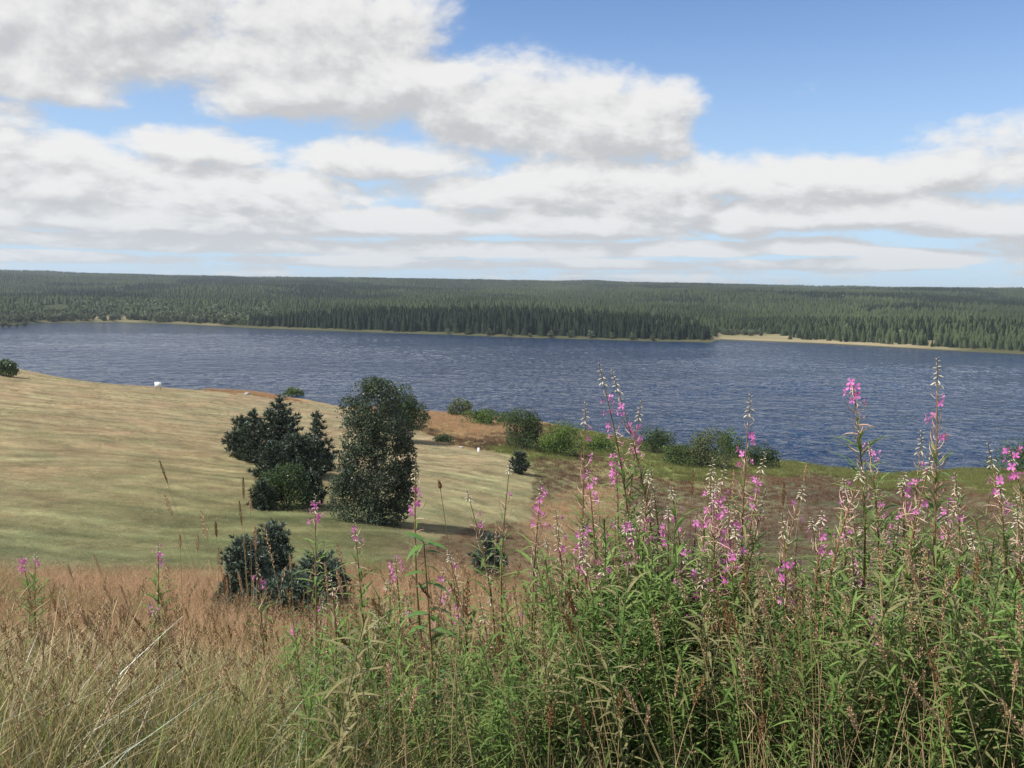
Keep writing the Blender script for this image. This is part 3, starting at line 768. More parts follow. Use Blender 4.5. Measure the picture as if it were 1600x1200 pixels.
for i in range(26):
    px_ = 1118 + i * 5 if i < 15 else 700 + (i - 15) * 32
    a0 = float(math.atan2(ray(px_, 530).x, ray(px_, 530).y))
    b = float(np.interp(a0, fa, fr)); d = b + (r.uniform(34, 60) if i < 15 else r.uniform(4, 8))
    x, y = math.sin(a0) * d, math.cos(a0) * d
    g = ('broadleaf shrub behind the pale beach right of the peninsula tip', 'shrubs behind the pale beach') if i < 15 else ('low broadleaf tree before the dark spruces of the peninsula', 'low trees before the peninsula spruces')
    tree_copy('broadleaf_tree', blo[i % 3], (x, y, float(far_h(np.array([x]), np.array([y]))[0]) - .2), r.uniform(3.5, 6.5), 1.2, g[0], 'shrub', g[1])
# low bushes at the left edge of the far shore, nearer than the rest
for i, (px_, py_, hm) in enumerate([(4, 511, 5), (14, 511, 4), (26, 511, 3.5), (38, 510, 4.2), (-12, 512, 7)]):
    v = ray(px_, py_); h = math.hypot(v.x, v.y); d = EYE / (-v.z / h) * .985 + 6
    tree_copy('broadleaf_tree', blo[i % 3], (v.x / h * d, v.y / h * d, .3), hm, 1.9, 'low green bush on the far shore at the left edge', 'shrub', 'bushes on the far shore at the left edge')

# ------------------------------------------------------------------ near shrubs and trees
def shrub(px, py, wpx, hpx, mat, label, n=2600, leaf_px=2.6, name='shrub', lobes=None, cat='bush', seed=1, group=None, depth=.8, d=None, gap=.1):
    if d is None: base, d = gnd(px, py)
    else:
        base = pt(px, py, d); base.z = hz(base.x, base.y)
    k = d / FPX; w, h = wpx * k / 2 * 1.18, hpx * k * 1.1
    o = thing(name, base - Vector((0, 0, .05)), label, cat, group)
    rr = random.Random(seed)
    if lobes is None:
        lobes = [(0, 0, .52, .62, .62, .46)]
        for i in range(6):
            lobes.append((rr.uniform(-.62, .62), rr.uniform(-.5, .5), rr.uniform(.30, .62), rr.uniform(.30, .42), rr.uniform(.3, .4), rr.uniform(.24, .34)))
    lobes = lobes + [(0, 0, .22, .86, .86, .24)]
    L = [(a * w, b * w * depth, c * h, ax * w, bx * w * depth, cx * h) for a, b, c, ax, bx, cx in lobes]
    ff = crown(L, int(n * 1.5), leaf_px * k, seed, gap=gap, nf=2.4 / max(w, .3)).mesh('foliage', mat)
    obj('foliage', ff, o, kind='stuff')
    mb = MB()
    for i in range(5):
        l = L[i % len(L)]
        mb.tube([(l[0] * .12, l[1] * .12, -.1), (l[0] * .5, l[1] * .5, l[2] * .5), (l[0], l[1], l[2])], [.035 * h / 2, .02 * h / 2, .008 * h / 2], 4)
    obj('stem', mb.mesh('stem', MAT['bark']), o)
    return o
shrub(458, 620, 30, 14, MAT['bush_bright'], 'small yellow-green bush alone on the russet strip at the water, left of the tall birch', 1200, seed=2)
shrub(10, 589, 34, 24, MAT['bush'], 'green bush at the left edge where the mown field meets the lake', 1500, seed=3)
shrub(718, 650, 42, 28, MAT['bush_olive'], 'round yellow-green bush by the water right of the birch', 1600, seed=4)
shrub(758, 664, 66, 26, MAT['bush_bright'], 'low spreading bright bush on the shore beside a round one', 2200, seed=5)
shrub(818, 702, 68, 64, MAT['bush_dark'], 'tallest dark green shore bush, left of the bright green one', 4200, seed=6)
shrub(880, 712, 82, 54, MAT['bush_bright'], 'bright green bush touching the tall dark one on the shore', 3800, seed=7)
shrub(805, 664, 50, 26, MAT['bush_dark'], 'small dark bush at the waterline behind the tall dark one', 1200, seed=8)
shrub(935, 706, 50, 26, MAT['bush_bright'], 'low green bush in the marsh grass right of the bright bush', 1500, seed=9)
shrub(1018, 708, 64, 42, MAT['bush_dark'], 'rounded dark bush on the shore behind the tall pink spikes', 2400, seed=10)
shrub(1066, 728, 66, 34, MAT['bush'], 'low bush joining the dark and the grey-green shore bushes', 2000, seed=11)
shrub(1112, 732, 70, 64, MAT['bush_olive'], 'grey-green rounded bush near the water, tallest of the right-hand bushes', 3600, seed=12)
shrub(1140, 716, 44, 44, MAT['bush_bright'], 'yellow-green bush behind the grey-green one at the water', 1700, seed=13)
shrub(1190, 730, 52, 36, MAT['bush_dark'], 'dark low bush at the right end of the shore bushes', 2000, seed=14)
shrub(1590, 740, 80, 46, MAT['bush'], 'green bush at the right edge beside the lake', 2400, seed=15)
shrub(650, 672, 52, 48, MAT['bush_dark'], 'loose dark bush half hidden behind the right side of the birch', 2200, seed=16, gap=.25)
shrub(692, 690, 30, 12, MAT['bush_dark'], 'tiny dark shrub in the russet grass right of the birch', 600, seed=17)
shrub(811, 740, 28, 33, MAT['pine'], 'small dark conical shrub on the right edge of the mown field', 1500, leaf_px=3, seed=18, asp=.3) if False else None

# --- conifers with needle tufts
def conifer(px, py, wpx, hpx, mat, label, seed=1, tuft_px=7.5, nt=1.5, name='pine_tree', cat='pine', prof=1.0, d=None, up=.55, low=.02, blades_n=13, bare=0.0, dx=0.0, nw_px=2.3):
    if d is None: base, d = gnd(px, py)
    else:
        base = pt(px, py, d); base.z = hz(base.x, base.y)
    k = d / FPX; W, H = wpx * k / 2, hpx * k
    o = thing(name, base - Vector((0, 0, .08)), label, cat)
    q = np.random.RandomState(seed)
    lean = np.array([dx * k, 0, 0])
    tr = lambda z: lean * (z / H) ** 1.5
    mt = MB(); zs = np.linspace(-.1, H * .97, 7)
    mt.tube([tr(max(z, 0)) + np.array([0, 0, z]) for z in zs], np.linspace(.028 * H, .006 * H, 7), 6)
    obj('trunk', mt.mesh('trunk', MAT['bark'], True), o)
    mbr, mf = MB(), MB(); Cs, Ds = [], []
    nw = max(8, int(H / (tuft_px * k) * .75))
    for i in range(nw):
        f_ = (i + .3) / nw
        z = H * (low + (1 - low) * f_)
        Rr = W * (1 - f_) ** prof * (0.82 + .18 * math.sin(f_ * 9 + seed)) + tuft_px * k * .3
        nb = max(4, int(2 * math.pi * Rr / (tuft_px * k) * .55 * nt) + 2)
        for j in range(nb):
            a = 6.283 * (j + q.uniform(0, 1)) / nb; l = Rr * q.uniform(.55, 1.18)
            dirv = np.array([math.cos(a), math.sin(a), 0])
            p0 = tr(z) + np.array([0, 0, z])
            pts = [p0 + dirv * l * s_ + np.array([0, 0, up * l * s_ ** 2 * .6 - .05 * l * s_]) for s_ in (0, .35, .7, 1)]
            if j % 2 == 0: mbr.tube(pts, [.010 * H, .007 * H, .004 * H, .002 * H], 3)
            m_ = max(2, int(l / (tuft_px * k) * 1.6))
            for s_ in np.linspace(.35 if bare == 0 else .6, 1, m_):
                c_ = p0 + dirv * l * s_ + np.array([0, 0, up * l * s_ ** 2 * .6 - .05 * l * s_]) + q.normal(size=3) * tuft_px * k * .22
                Cs.append(c_); Ds.append(dirv * .75 + np.array([0, 0, .35 + up]))
    for z in np.linspace(H * .8, H, 6): Cs.append(tr(z) + np.array([0, 0, z])); Ds.append(np.array([0, 0, 1.]))
    blades(mf, np.array(Cs), np.array(Ds), blades_n, tuft_px * k, nw_px * k, q, .75)
    obj('branches', mbr.mesh('branches', MAT['bark']), o)
    obj('needles', mf.mesh('needles', mat), o, kind='stuff')
    return o
conifer(438, 728, 104, 108, MAT['pine'], 'tallest pine of the dark clump on the mown field, left of the birch', 21, prof=.8)
conifer(398, 722, 62, 78, MAT['pine'], 'shorter pine pressed against the left side of the tallest pine', 22, prof=.8)
conifer(378, 716, 56, 64, MAT['pine'], 'leftmost bushy pine of the clump, spreading at its foot', 23, prof=.6)
conifer(496, 742, 66, 98, MAT['pine'], 'pointed pine between the tallest pine and the birch', 24, prof=.85)
conifer(466, 744, 96, 62, MAT['pine'], 'low dark pine filling the middle of the clump', 25, prof=.45)
conifer(428, 752, 62, 60, MAT['pine'], 'low pine just above the rounded bush', 26, prof=.5)
shrub(448, 794, 98, 66, MAT['bush_dark'], 'rounded leafy bush in front of the pine clump', 5200, leaf_px=3.4, seed=27, gap=.15)
conifer(410, 796, 40, 46, MAT['pine'], 'little pine at the left foot of the rounded bush', 28, prof=.6)
conifer(488, 790, 44, 52, MAT['pine'], 'little pine at the right foot of the rounded bush', 29, prof=.6)
conifer(811, 741, 30, 34, MAT['pine'], 'small dark conical shrub on the right edge of the mown field', 30, prof=.35, tuft_px=6, cat='juniper', name='juniper_shrub')
conifer(430, 985, 104, 156, MAT['bluepine'], 'tall blue-green young pine behind the foreground grasses, below the clump', 31, tuft_px=9.5, nt=1.9, prof=.55, d=24, blades_n=16)
conifer(385, 1000, 112, 140, MAT['bluepine'], 'blue-green young pine on the left side of the nearest pines', 32, tuft_px=9.5, nt=1.9, prof=.5, d=22, blades_n=16)
conifer(500, 1000, 120, 122, MAT['bluepine'], 'wide blue-green young pine on the right side of the nearest pines', 33, tuft_px=9.5, nt=1.9, prof=.45, d=22, blades_n=16)
conifer(455, 1010, 140, 100, MAT['bluepine'], 'low blue-green pine at the foot of the nearest pines', 34, tuft_px=9.5, nt=1.9, prof=.45, d=20, blades_n=16)
conifer(524, 950, 56, 92, MAT['bluepine'], 'slender blue-green pine at the right rear of the nearest pines', 35, tuft_px=9, nt=1.9, prof=.55, d=26, blades_n=14)
conifer(764, 902, 62, 70, MAT['bluepine'], 'dark little pine alone in the brown heath behind the flower stems', 36, tuft_px=9, prof=.4, blades_n=14)

# --- the birch
def birch():
    base, d = gnd(588, 818)
    k = d / FPX
    o = thing('birch_tree', base - Vector((0, 0, .1)), 'tall grey-green birch on the mown field right of the dark pine clump', 'birch')
    S = [(588, 632, 38, 46), (556, 636, 30, 30), (600, 605, 24, 24), (580, 604, 18, 22), (600, 672, 46, 44), (564, 678, 32, 38), (560, 712, 30, 30), (618, 700, 28, 44), (585, 722, 50, 44), (552, 736, 32, 40), (628, 738, 24, 34),
         (600, 766, 46, 40), (546, 778, 40, 34), (628, 774, 26, 30), (570, 800, 42, 24), (606, 802, 36, 20), (534, 752, 22, 28), (640, 712, 12, 22)]
    q = random.Random(3)
    L = []
    for (x, y, rx, rz_) in S:
        L.append(((x - 588) * k, q.uniform(-18, 18) * k, (818 - y) * k, rx * k, (rx + 6) * k, rz_ * k))
    mb = crown(L, 50000, 3.3 * k, 44, shell=.62, gap=.28, nf=1.0, asp=.75, up=.2)
    obj('crown', mb.mesh('crown', MAT['birch']), o, kind='stuff')
    mt = MB(); H = 225 * k
    mt.tube([(0, 0, -.2), (.05, 0, H * .25), (-.1, .1, H * .5), (.1, 0, H * .75), (0, 0, H)], [.22, .18, .13, .08, .02], 7)
    obj('trunk', mt.mesh('trunk', MAT['birchbark'], True), o)
    for i in range(12):
        l = L[(i * 5) % len(L)]; z0 = max(.3, l[2] * .72)
        m2 = MB(); m2.tube([(0, 0, z0), (l[0] * .5, l[1] * .5, (z0 + l[2]) * .5 + .2), (l[0], l[1], l[2])], [.08, .05, .02], 5)
        obj('limb', m2.mesh('limb', MAT['birchbark'], True), o)
    # darker tree behind its right shoulder
    p2, d2 = gnd(622, 690)
    k2 = d2 / FPX
    o2 = thing('alder_tree', p2 - Vector((0, 0, .1)), 'dark leafy tree behind the right shoulder of the birch', 'tree')
    S2 = [(622, 628, 30, 30), (636, 640, 20, 24), (610, 650, 26, 32), (634, 660, 18, 20)]
    L2 = [((x - 622) * k2, q.uniform(-8, 8) * k2, (690 - y) * k2, rx * k2, rx * k2, rz_ * k2) for x, y, rx, rz_ in S2]
    obj('crown', crown(L2, 7000, 3.2 * k2, 45, gap=.2, nf=1.0).mesh('crown', MAT['bush_dark']), o2, kind='stuff')
    mt = MB(); mt.tube([(0, 0, -.2), (0, .05, 40 * k2), (.1, 0, 75 * k2)], [.2, .14, .05], 6)
    obj('trunk', mt.mesh('trunk', MAT['bark'], True), o2)
birch()

# --- small white things and stones
def box_mb(mb, c, s):
    c = np.array(c); s = np.array(s) / 2
    V = np.array([[i, j, k_] for i in (-1, 1) for j in (-1, 1) for k_ in (-1, 1)]) * s + c
    mb.add(V, [(0, 1, 3, 2), (4, 6, 7, 5), (0, 4, 5, 1), (2, 3, 7, 6), (0, 2, 6, 4), (1, 5, 7, 3)])
b0, d0 = gnd(247, 609)
o = thing('white_board', b0, 'small square white board standing at the crest of the mown field', 'board')
k = d0 / FPX
mb = MB(); box_mb(mb, (0, 0, 6.6 * k), (9.5 * k, .05, 8.2 * k)); obj('panel', mb.mesh('panel', MAT['whitepaint']), o)
for s_ in (-1, 1):
    mb = MB(); box_mb(mb, (s_ * 3.2 * k, .06, 4.6 * k), (.07, .07, 9.6 * k)); obj('post', mb.mesh('post', MAT['greywood']), o)
b0, d0 = gnd(748, 706)
o = thing('marker_post', b0, 'short white marker post where the mown field meets the rough grass', 'post')
k = d0 / FPX
mb = MB(); mb.tube([(0, 0, -.1), (0, 0, 6 * k), (0, 0, 6.6 * k)], [2.1 * k, 2.1 * k, 1.3 * k], 8); obj('shaft', mb.mesh('shaft', MAT['whitepaint']), o)
def stone(px, py, wpx, label, seed, flat=.6, d=None):
    b0, d0 = gnd(px, py) if d is None else (pt(px, py, d), d)
    k = d0 / FPX; q = np.random.RandomState(seed)
    nu, nv = 10, 7
    V = [(0, 0, 1.)]
    for i in range(1, nv):
        for j in range(nu):
            th, ph = math.pi * i / nv, 6.283 * j / nu
            V.append((math.sin(th) * math.cos(ph), math.sin(th) * math.sin(ph), math.cos(th)))
    V.append((0, 0, -1.)); V = np.array(V); V *= 1 + (q.uniform(size=(len(V), 1)) - .5) * .3
    V *= np.array([1, .8, flat]) * wpx * k / 2; V[:, 2] += wpx * k * .12
    Q = [(1 + i * nu + j, 1 + (i + 1) * nu + j, 1 + (i + 1) * nu + (j + 1) % nu, 1 + i * nu + (j + 1) % nu) for i in range(nv - 2) for j in range(nu)]
    T = [(0, 1 + j, 1 + (j + 1) % nu) for j in range(nu)] + [(len(V) - 1, 1 + (nv - 2) * nu + (j + 1) % nu, 1 + (nv - 2) * nu + j) for j in range(nu)]
    mb = MB(); mb.add(V, Q, T)
    o = obj('stone', mb.mesh('stone', MAT['stone'], True), None, Matrix.Translation(b0), label=label, category='stone')
stone(386, 617, 9, 'tiny white stone on the crest between the board and the shore bush', 1)
stone(721, 700, 8, 'flat pale stone on the edge of the mown field left of the marker post', 2, .35)
stone(407, 1026, 22, 'pale grey stone in the dry grass in front of the young pines', 3, .8)
stone(462, 1024, 18, 'small pale stone right of the larger one by the young pines', 4, .7)

# ------------------------------------------------------------------ grasses
def tuft(seed, mats_i, n, h, spread, w, lean=.35, name='tuft', mat=None, heads=0, headmat=None, seg=3):
    q = np.random.RandomState(seed)
    mb = MB(); V = []; Q = []; T = []
    a = q.uniform(0, 6.283, n); rr_ = spread * np.sqrt(q.uniform(0, 1, n))
    base = np.stack([np.cos(a) * rr_, np.sin(a) * rr_, np.full(n, -.02)], 1)
    ld = q.uniform(0, 6.283, n); H = h * q.uniform(.45, 1.1, n); ln = lean * q.uniform(.2, 1.6, n) * H
    S = np.linspace(0, 1, seg + 1)
    ctr = base[:, None] + np.stack([np.cos(ld)[:, None] * ln[:, None] * S ** 2, np.sin(ld)[:, None] * ln[:, None] * S ** 2, H[:, None] * (S - .25 * (ln / H)[:, None] * S ** 2)], -1)
    side = q.uniform(0, 6.283, n); sd = np.stack([np.cos(side), np.sin(side), 0 * side], -1)[:, None]
    ww = (w * q.uniform(.6, 1.3, n))[:, None, None] * np.linspace(1, .12, seg + 1)[None, :, None]
    V = np.stack([ctr - sd * ww / 2, ctr + sd * ww / 2], 2).reshape(-1, 3)
    i = (np.arange(n)[:, None] * (seg + 1) + np.arange(seg)[None]) * 2
    mb.add(V, np.stack([i, i + 1, i + 3, i + 2], -1).reshape(-1, 4))
    me_blades = mb
    if heads:
        for jx_ in q.choice(n, heads, replace=False):
            p = ctr[jx_][-1]; dr = ctr[jx_][-1] - ctr[jx_][-2]; dr /= np.linalg.norm(dr)
            L_ = h * .13
            mb.tube([p - dr * L_ * .3, p, p + dr * L_ * .4, p + dr * L_], [w * .15, w * .55, w * .5, w * .05], 4)
    return mb.mesh(name, mat)
tg = [tuft(500 + i, 0, 34, .42, .11, .006, .5, 'green_tuft', MAT['grass']) for i in range(3)]
td = [tuft(510 + i, 0, 34, .50, .12, .0045, .55, 'dry_tuft', MAT['grass_dry'], heads=3) for i in range(3)]
tor = [tuft(520 + i, 0, 60, .55, .32, .0042, .65, 'russet_tuft', MAT['grass_orange'], heads=12) for i in range(3)]
tor2 = [tuft(530 + i, 0, 46, .55, .45, .022, .35, 'russet_patch', MAT['grass_orange'], seg=2) for i in range(2)]
the = [tuft(540 + i, 0, 46, .45, .45, .026, .4, 'heath_patch', MAT['heath'], seg=2) for i in range(2)]
tma = [tuft(550 + i, 0, 46, .60, .5, .03, .35, 'marsh_patch', MAT['marsh'], seg=2) for i in range(2)]
def near_pts(n, d0, d1, a0=-.62, a1=.62):
    a = r.uniform(a0, a1, n); d = np.sqrt(r.uniform(d0 ** 2, d1 ** 2, n))
    x, y = np.sin(a) * d, np.cos(a) * d; z = height(x, y)
    return x, y, z, d
def lay(name, sel, x, y, z, protos, smin, smax, label, cat='grass', grow=None, ids=None):
    x, y, z = x[sel], y[sel], z[sel]; n_ = len(x)
    s_ = r.uniform(smin, smax, n_)
    if grow is not None: s_ = s_ * grow[sel]
    return scatter(name, np.stack([x, y, z], 1), r.uniform(0, 6.28, n_), s_, (ids[sel] if ids is not None else r.randint(0, len(protos), n_)), protos, label, cat)
# 1. at the feet: mixed green and dry grass
x, y, z, d = near_pts(5200, 1.9, 8.5, -.72, .72)
px_, py_, _ = project(np.stack([x, y, z], 1))
gr = sstep(150, 650, px_ + (fbm(x * 1.5, y * 1.5, 0.0, 7, 3) - .5) * 900)
ids = np.where(r.uniform(size=len(x)) < .50 + .4 * gr, r.randint(0, 3, len(x)), 3 + r.randint(0, 3, len(x)))
lay('meadow_grass', d < 99, x, y, z, tg + td, .55, 1.15, 'mixed green and straw-coloured grass at the foot of the slope', ids=ids, grow=1 - .25 * sstep(500, 900, px_))
# 2. russet grass slope, 7-45 m
x, y, z, d = near_pts(15000, 6.5, 46)
px_, py_, _ = project(np.stack([x, y, z], 1))
keep = r.uniform(size=len(x)) < np.clip(18 / d, .45, 1)
f_, jx_, jy_, _, _ = zones(x, y, z)
sel = keep & (f_ < .3)
lay('russet_grass', sel, x, y, z, tor, .7, 1.2, 'russet seeding grass covering the slope below the mown field', grow=np.clip(d / 14, .8, 1.5) * (1 - .25 * sstep(500, 800, px_)))
# 3. rough ground beyond
x, y, z, d = near_pts(52000, 40, 235)
px_, py_, _ = project(np.stack([x, y, z], 1))
f_, jx_, jy_, _, hc = zones(x, y, z)
land = (z > .15) & (f_ < .35)
ratio = hc[:, 0] / (hc[:, 1] + 1e-6)
isor = (ratio > 1.42) & (hc[:, 0] > .17); isma = (ratio < 1.17); ishe = ~isor & ~isma
gw = np.clip(d / 110, .55, 1.3)
lay('russet_rough_grass', land & isor, x, y, z, tor2, .5, 1.1, 'orange-brown rough grass between the mown field and the shore', grow=gw)
lay('heather', land & ishe, x, y, z, the, .5, 1.1, 'brown heath with low heather below the shore bushes', 'heath', grow=gw)
lay('marsh_grass', land & isma, x, y, z, tma, .5, 1.1, 'yellow-green marsh grass along the near shore', grow=gw)

# 4. short stubble on the mown field
tst = [tuft(560 + i, 0, 40, .10, .45, .022, .9, 'stubble', MAT['grass_dry'] if i else MAT['marsh'], seg=2) for i in range(3)]
x, y, z, d = near_pts(26000, 40, 200, -.60, .1)
f_, jx_, jy_, _, _ = zones(x, y, z)
lay('stubble', (f_ > .5) & (fbm(x * .12, y * .3, 0.0, 19, 3) > .47), x, y, z, tst, .5, 1.2, 'short dry stubble left on the mown field', grow=np.clip(d / 110, .6, 1.3))

# ------------------------------------------------------------------ fireweed
def leaf_mesh(name, mat, w=.16, droop=.28, seg=4):
    """unit-length lance leaf along +Y, folded along the midrib, curving down"""
    V = []; Q = []
    prof = [.10, .75, 1.0, .62, .04]
    for i in range(seg + 1):
        s_ = i / seg; z = -droop * s_ ** 2; ww = w / 2 * prof[i]
        V += [(-ww, s_, z + ww * .35), (0, s_, z), (ww, s_, z + ww * .35)]
    for i in range(seg):
        a_ = i * 3; Q += [(a_, a_ + 1, a_ + 4, a_ + 3), (a_ + 1, a_ + 2, a_ + 5, a_ + 4)]
    return mesh_np(name, V, np.array(Q), mat)
def np_of(me):
    v = np.empty(len(me.vertices) * 3, np.float32); me.vertices.foreach_get('co', v)
    return v.reshape(-1, 3), [tuple(p.vertices) for p in me.polygons]
LEAF = [leaf_mesh('leaf', MAT['fwleaf'], .14, .30), leaf_mesh('leaf', MAT['fwleaf'], .11, .65), leaf_mesh('leaf', MAT['fwleaf_dry'], .09, .8)]
BIGLEAF = [leaf_mesh('leaf', MAT['sapling'], .40, .25), leaf_mesh('leaf', MAT['sapling'], .34, .5)]
def pod_mesh(seed):
    q = np.random.RandomState(seed); mb = MB(); c = (.75, -.3, .45, .95)[seed % 4]; cx_ = (.2, -.35, -.15, .3)[seed % 4]
    mb.tube([(cx_ * s_ * s_, s_ * (1 - .15 * s_), c * s_ * s_) for s_ in (0, .3, .65, 1)], [.016, .03, .032, .012], 4)
    return mb.mesh('seed_pod', MAT['pod'])
POD = [pod_mesh(i) for i in range(4)]
def flower_mesh(seed):
    q = np.random.RandomState(seed); mb = MB()
    mb.tube([(0, -.9, -.15), (0, -.45, -.03), (0, 0, 0)], [.05, .06, .09], 4)      # the long ovary it sits on
    for i in range(4):
        a_ = i * math.pi / 2 + .785 + q.uniform(-.25, .25)
        e1 = np.array([math.cos(a_), .25, math.sin(a_)]); e1 /= np.linalg.norm(e1)
        e2 = np.cross(e1, [0, 1, 0]); c = q.uniform(.85, 1.15)
        V = [(0, 0, 0), e1 * .45 * c - e2 * .26, e1 * .45 * c + e2 * .26, e1 * .9 * c - e2 * .30 + [0, .12, 0], e1 * .9 * c + e2 * .30 + [0, .12, 0], e1 * 1.03 * c + [0, .05, 0]]
        mb.add(V, [(1, 2, 4, 3)], [(0, 2, 1), (3, 4, 5)])
    for i in range(4):
        a_ = i * math.pi / 2 + q.uniform(-.2, .2)
        e1 = np.array([math.cos(a_) * .25, 1, math.sin(a_) * .25 - .25]); mb.add([(0, 0, 0), (.05, 0, 0), e1 * .7], None, [(0, 1, 2)])
    return mb.mesh('flower', MAT['petal'])
FLOW = [flower_mesh(i) for i in range(4)]
def buds_mb(P0, P1, n, q, L=.014):
    """tapering spike of drooping buds from P0 (widest) up to P1"""
    mb = MB(); ax = P1 - P0; ln_ = np.linalg.norm(ax); ax = ax / ln_
    for i in range(n):
        s_ = (i + .5) / n; ph = i * 2.4 + q.uniform(-.3, .3); sz = L * (1.15 - .85 * s_)
        out = np.array([math.cos(ph), math.sin(ph), 0])
        c = P0 + ax * ln_ * s_; dr = out * .8 + np.array([0, 0, -.75 + 1.3 * s_]); dr /= np.linalg.norm(dr)
        p1 = c + out * .006 * (1 - s_ * .6)
        mb.tube([c, p1, p1 + dr * sz * .5, p1 + dr * sz * 1.1], [.0009, .0012, sz * .20, sz * .05], 4)
    return mb
def rot_to(phi, elev, loc, s):
    return Matrix.Translation(loc) @ Matrix.Rotation(phi, 4, 'Z') @ Matrix.Rotation(elev, 4, 'X') @ Matrix.Diagonal((s, s, s, 1))
def fireweed(px, py, d, label, seed, style='flower', nf=9, pods=18, leaves=34, lean=0.0, group=None, fs=1.0, fl0=.08, fl1=.24, top=0.0, dry=.25, h=None, droop=0.0):
    q = random.Random(seed * 31 + 5); qn = np.random.RandomState(seed)
    tip = pt(px, py, d)
    lean += q.uniform(-.12, .08)
    bx, by = tip.x - lean * .6, tip.y + q.uniform(-.06, .06)
    base = Vector((bx, by, hz(bx, by) - .03))
    H = tip.z - base.z
    o = thing('fireweed_plant', base, label, 'fireweed', group)
    tv = np.array(tip - base)
    bow = np.array([q.uniform(-.07, .07), q.uniform(-.05, .05), 0]) * H
    def path(s_):
        return tv * np.array([s_ ** 1.7, s_ ** 1.7, s_]) + bow * math.sin(s_ * math.pi)
    S_ = np.linspace(0, 1, 14)
    mb = MB(); mb.tube([path(s_) for s_ in S_], np.interp(S_, [0, .5, .8, 1], [.0060, .0050, .0032, .0012]), 5)
    obj('stem', mb.mesh('stem', MAT['stem'], True), o)
    pods = int(pods * 2.3); leaves = int(leaves * 2.2)
    m = lambda metres: metres / H
    bl = (.10 if style != 'spent' else .05) * fs
    s_b = 1 - m(bl)
    if style != 'top':
        obj('bud_spike', buds_mb(path(s_b), path(1.0), 16, qn, .017 * fs).mesh('bud_spike', MAT['bud']), o)
    else:
        obj('bud_spike', buds_mb(path(1 - m(.05)), path(1.0), 9, qn, .012).mesh('bud_spike', MAT['bud']), o)
    # pink closed buds just under the spike, then open flowers
    s_f0, s_f1 = 1 - m(fl0), 1 - m(fl1)
    for i in range(nf):
        s_ = s_f0 + (s_f1 - s_f0) * ((i + q.uniform(0, .9)) / max(nf, 1))
        ph = q.uniform(0, 6.283); p = path(s_); el_ = q.uniform(-.25, .55)
        sz = q.uniform(.0110, .0160) * (1 + .1 * fs); stl = q.uniform(.018, .034)
        out = Vector((-math.sin(ph) * math.cos(el_), math.cos(ph) * math.cos(el_), math.sin(el_)))
        obj('flower', FLOW[q.randrange(4)], o, rot_to(ph, el_, Vector(p) + out * stl, sz))
    for i in range(5 if style != 'spent' else 0):
        s_ = s_b - m(.005) - i * m(.014); ph = i * 2.4
        obj('bud', POD[i % 4], o, rot_to(ph, q.uniform(-.5, .2), Vector(path(s_)), .028))
    s_p0, s_p1 = 1 - m(fl1 * .75), 1 - m(fl1 + .30 * fs)
    for i in range(pods):
        s_ = s_p0 + (s_p1 - s_p0) * (i + q.uniform(-.3, .3)) / max(pods, 1)
        ph = i * 2.4 + q.uniform(-.4, .4)
        obj('seed_pod', POD[q.randrange(4)], o, rot_to(ph, q.uniform(-.15, .85), Vector(path(s_)), q.uniform(.032, .064)))
    s_l0 = max(.35, 1 - m(fl1 + .07 * fs))
    for i in range(leaves):
        s_ = s_l0 * (1 - (i / leaves) * .80)
        ph = i * 2.4 + q.uniform(-.3, .3)
        kk = 0 if q.random() > .45 else 1
        if q.random() < dry * (.5 + i / leaves): kk = 2
        obj('leaf', LEAF[kk], o, rot_to(ph, q.uniform(.35, 1.15) - droop, Vector(path(s_)), q.uniform(.075, .135) * (.75 + .35 * min(1, i / 8))))
    return o

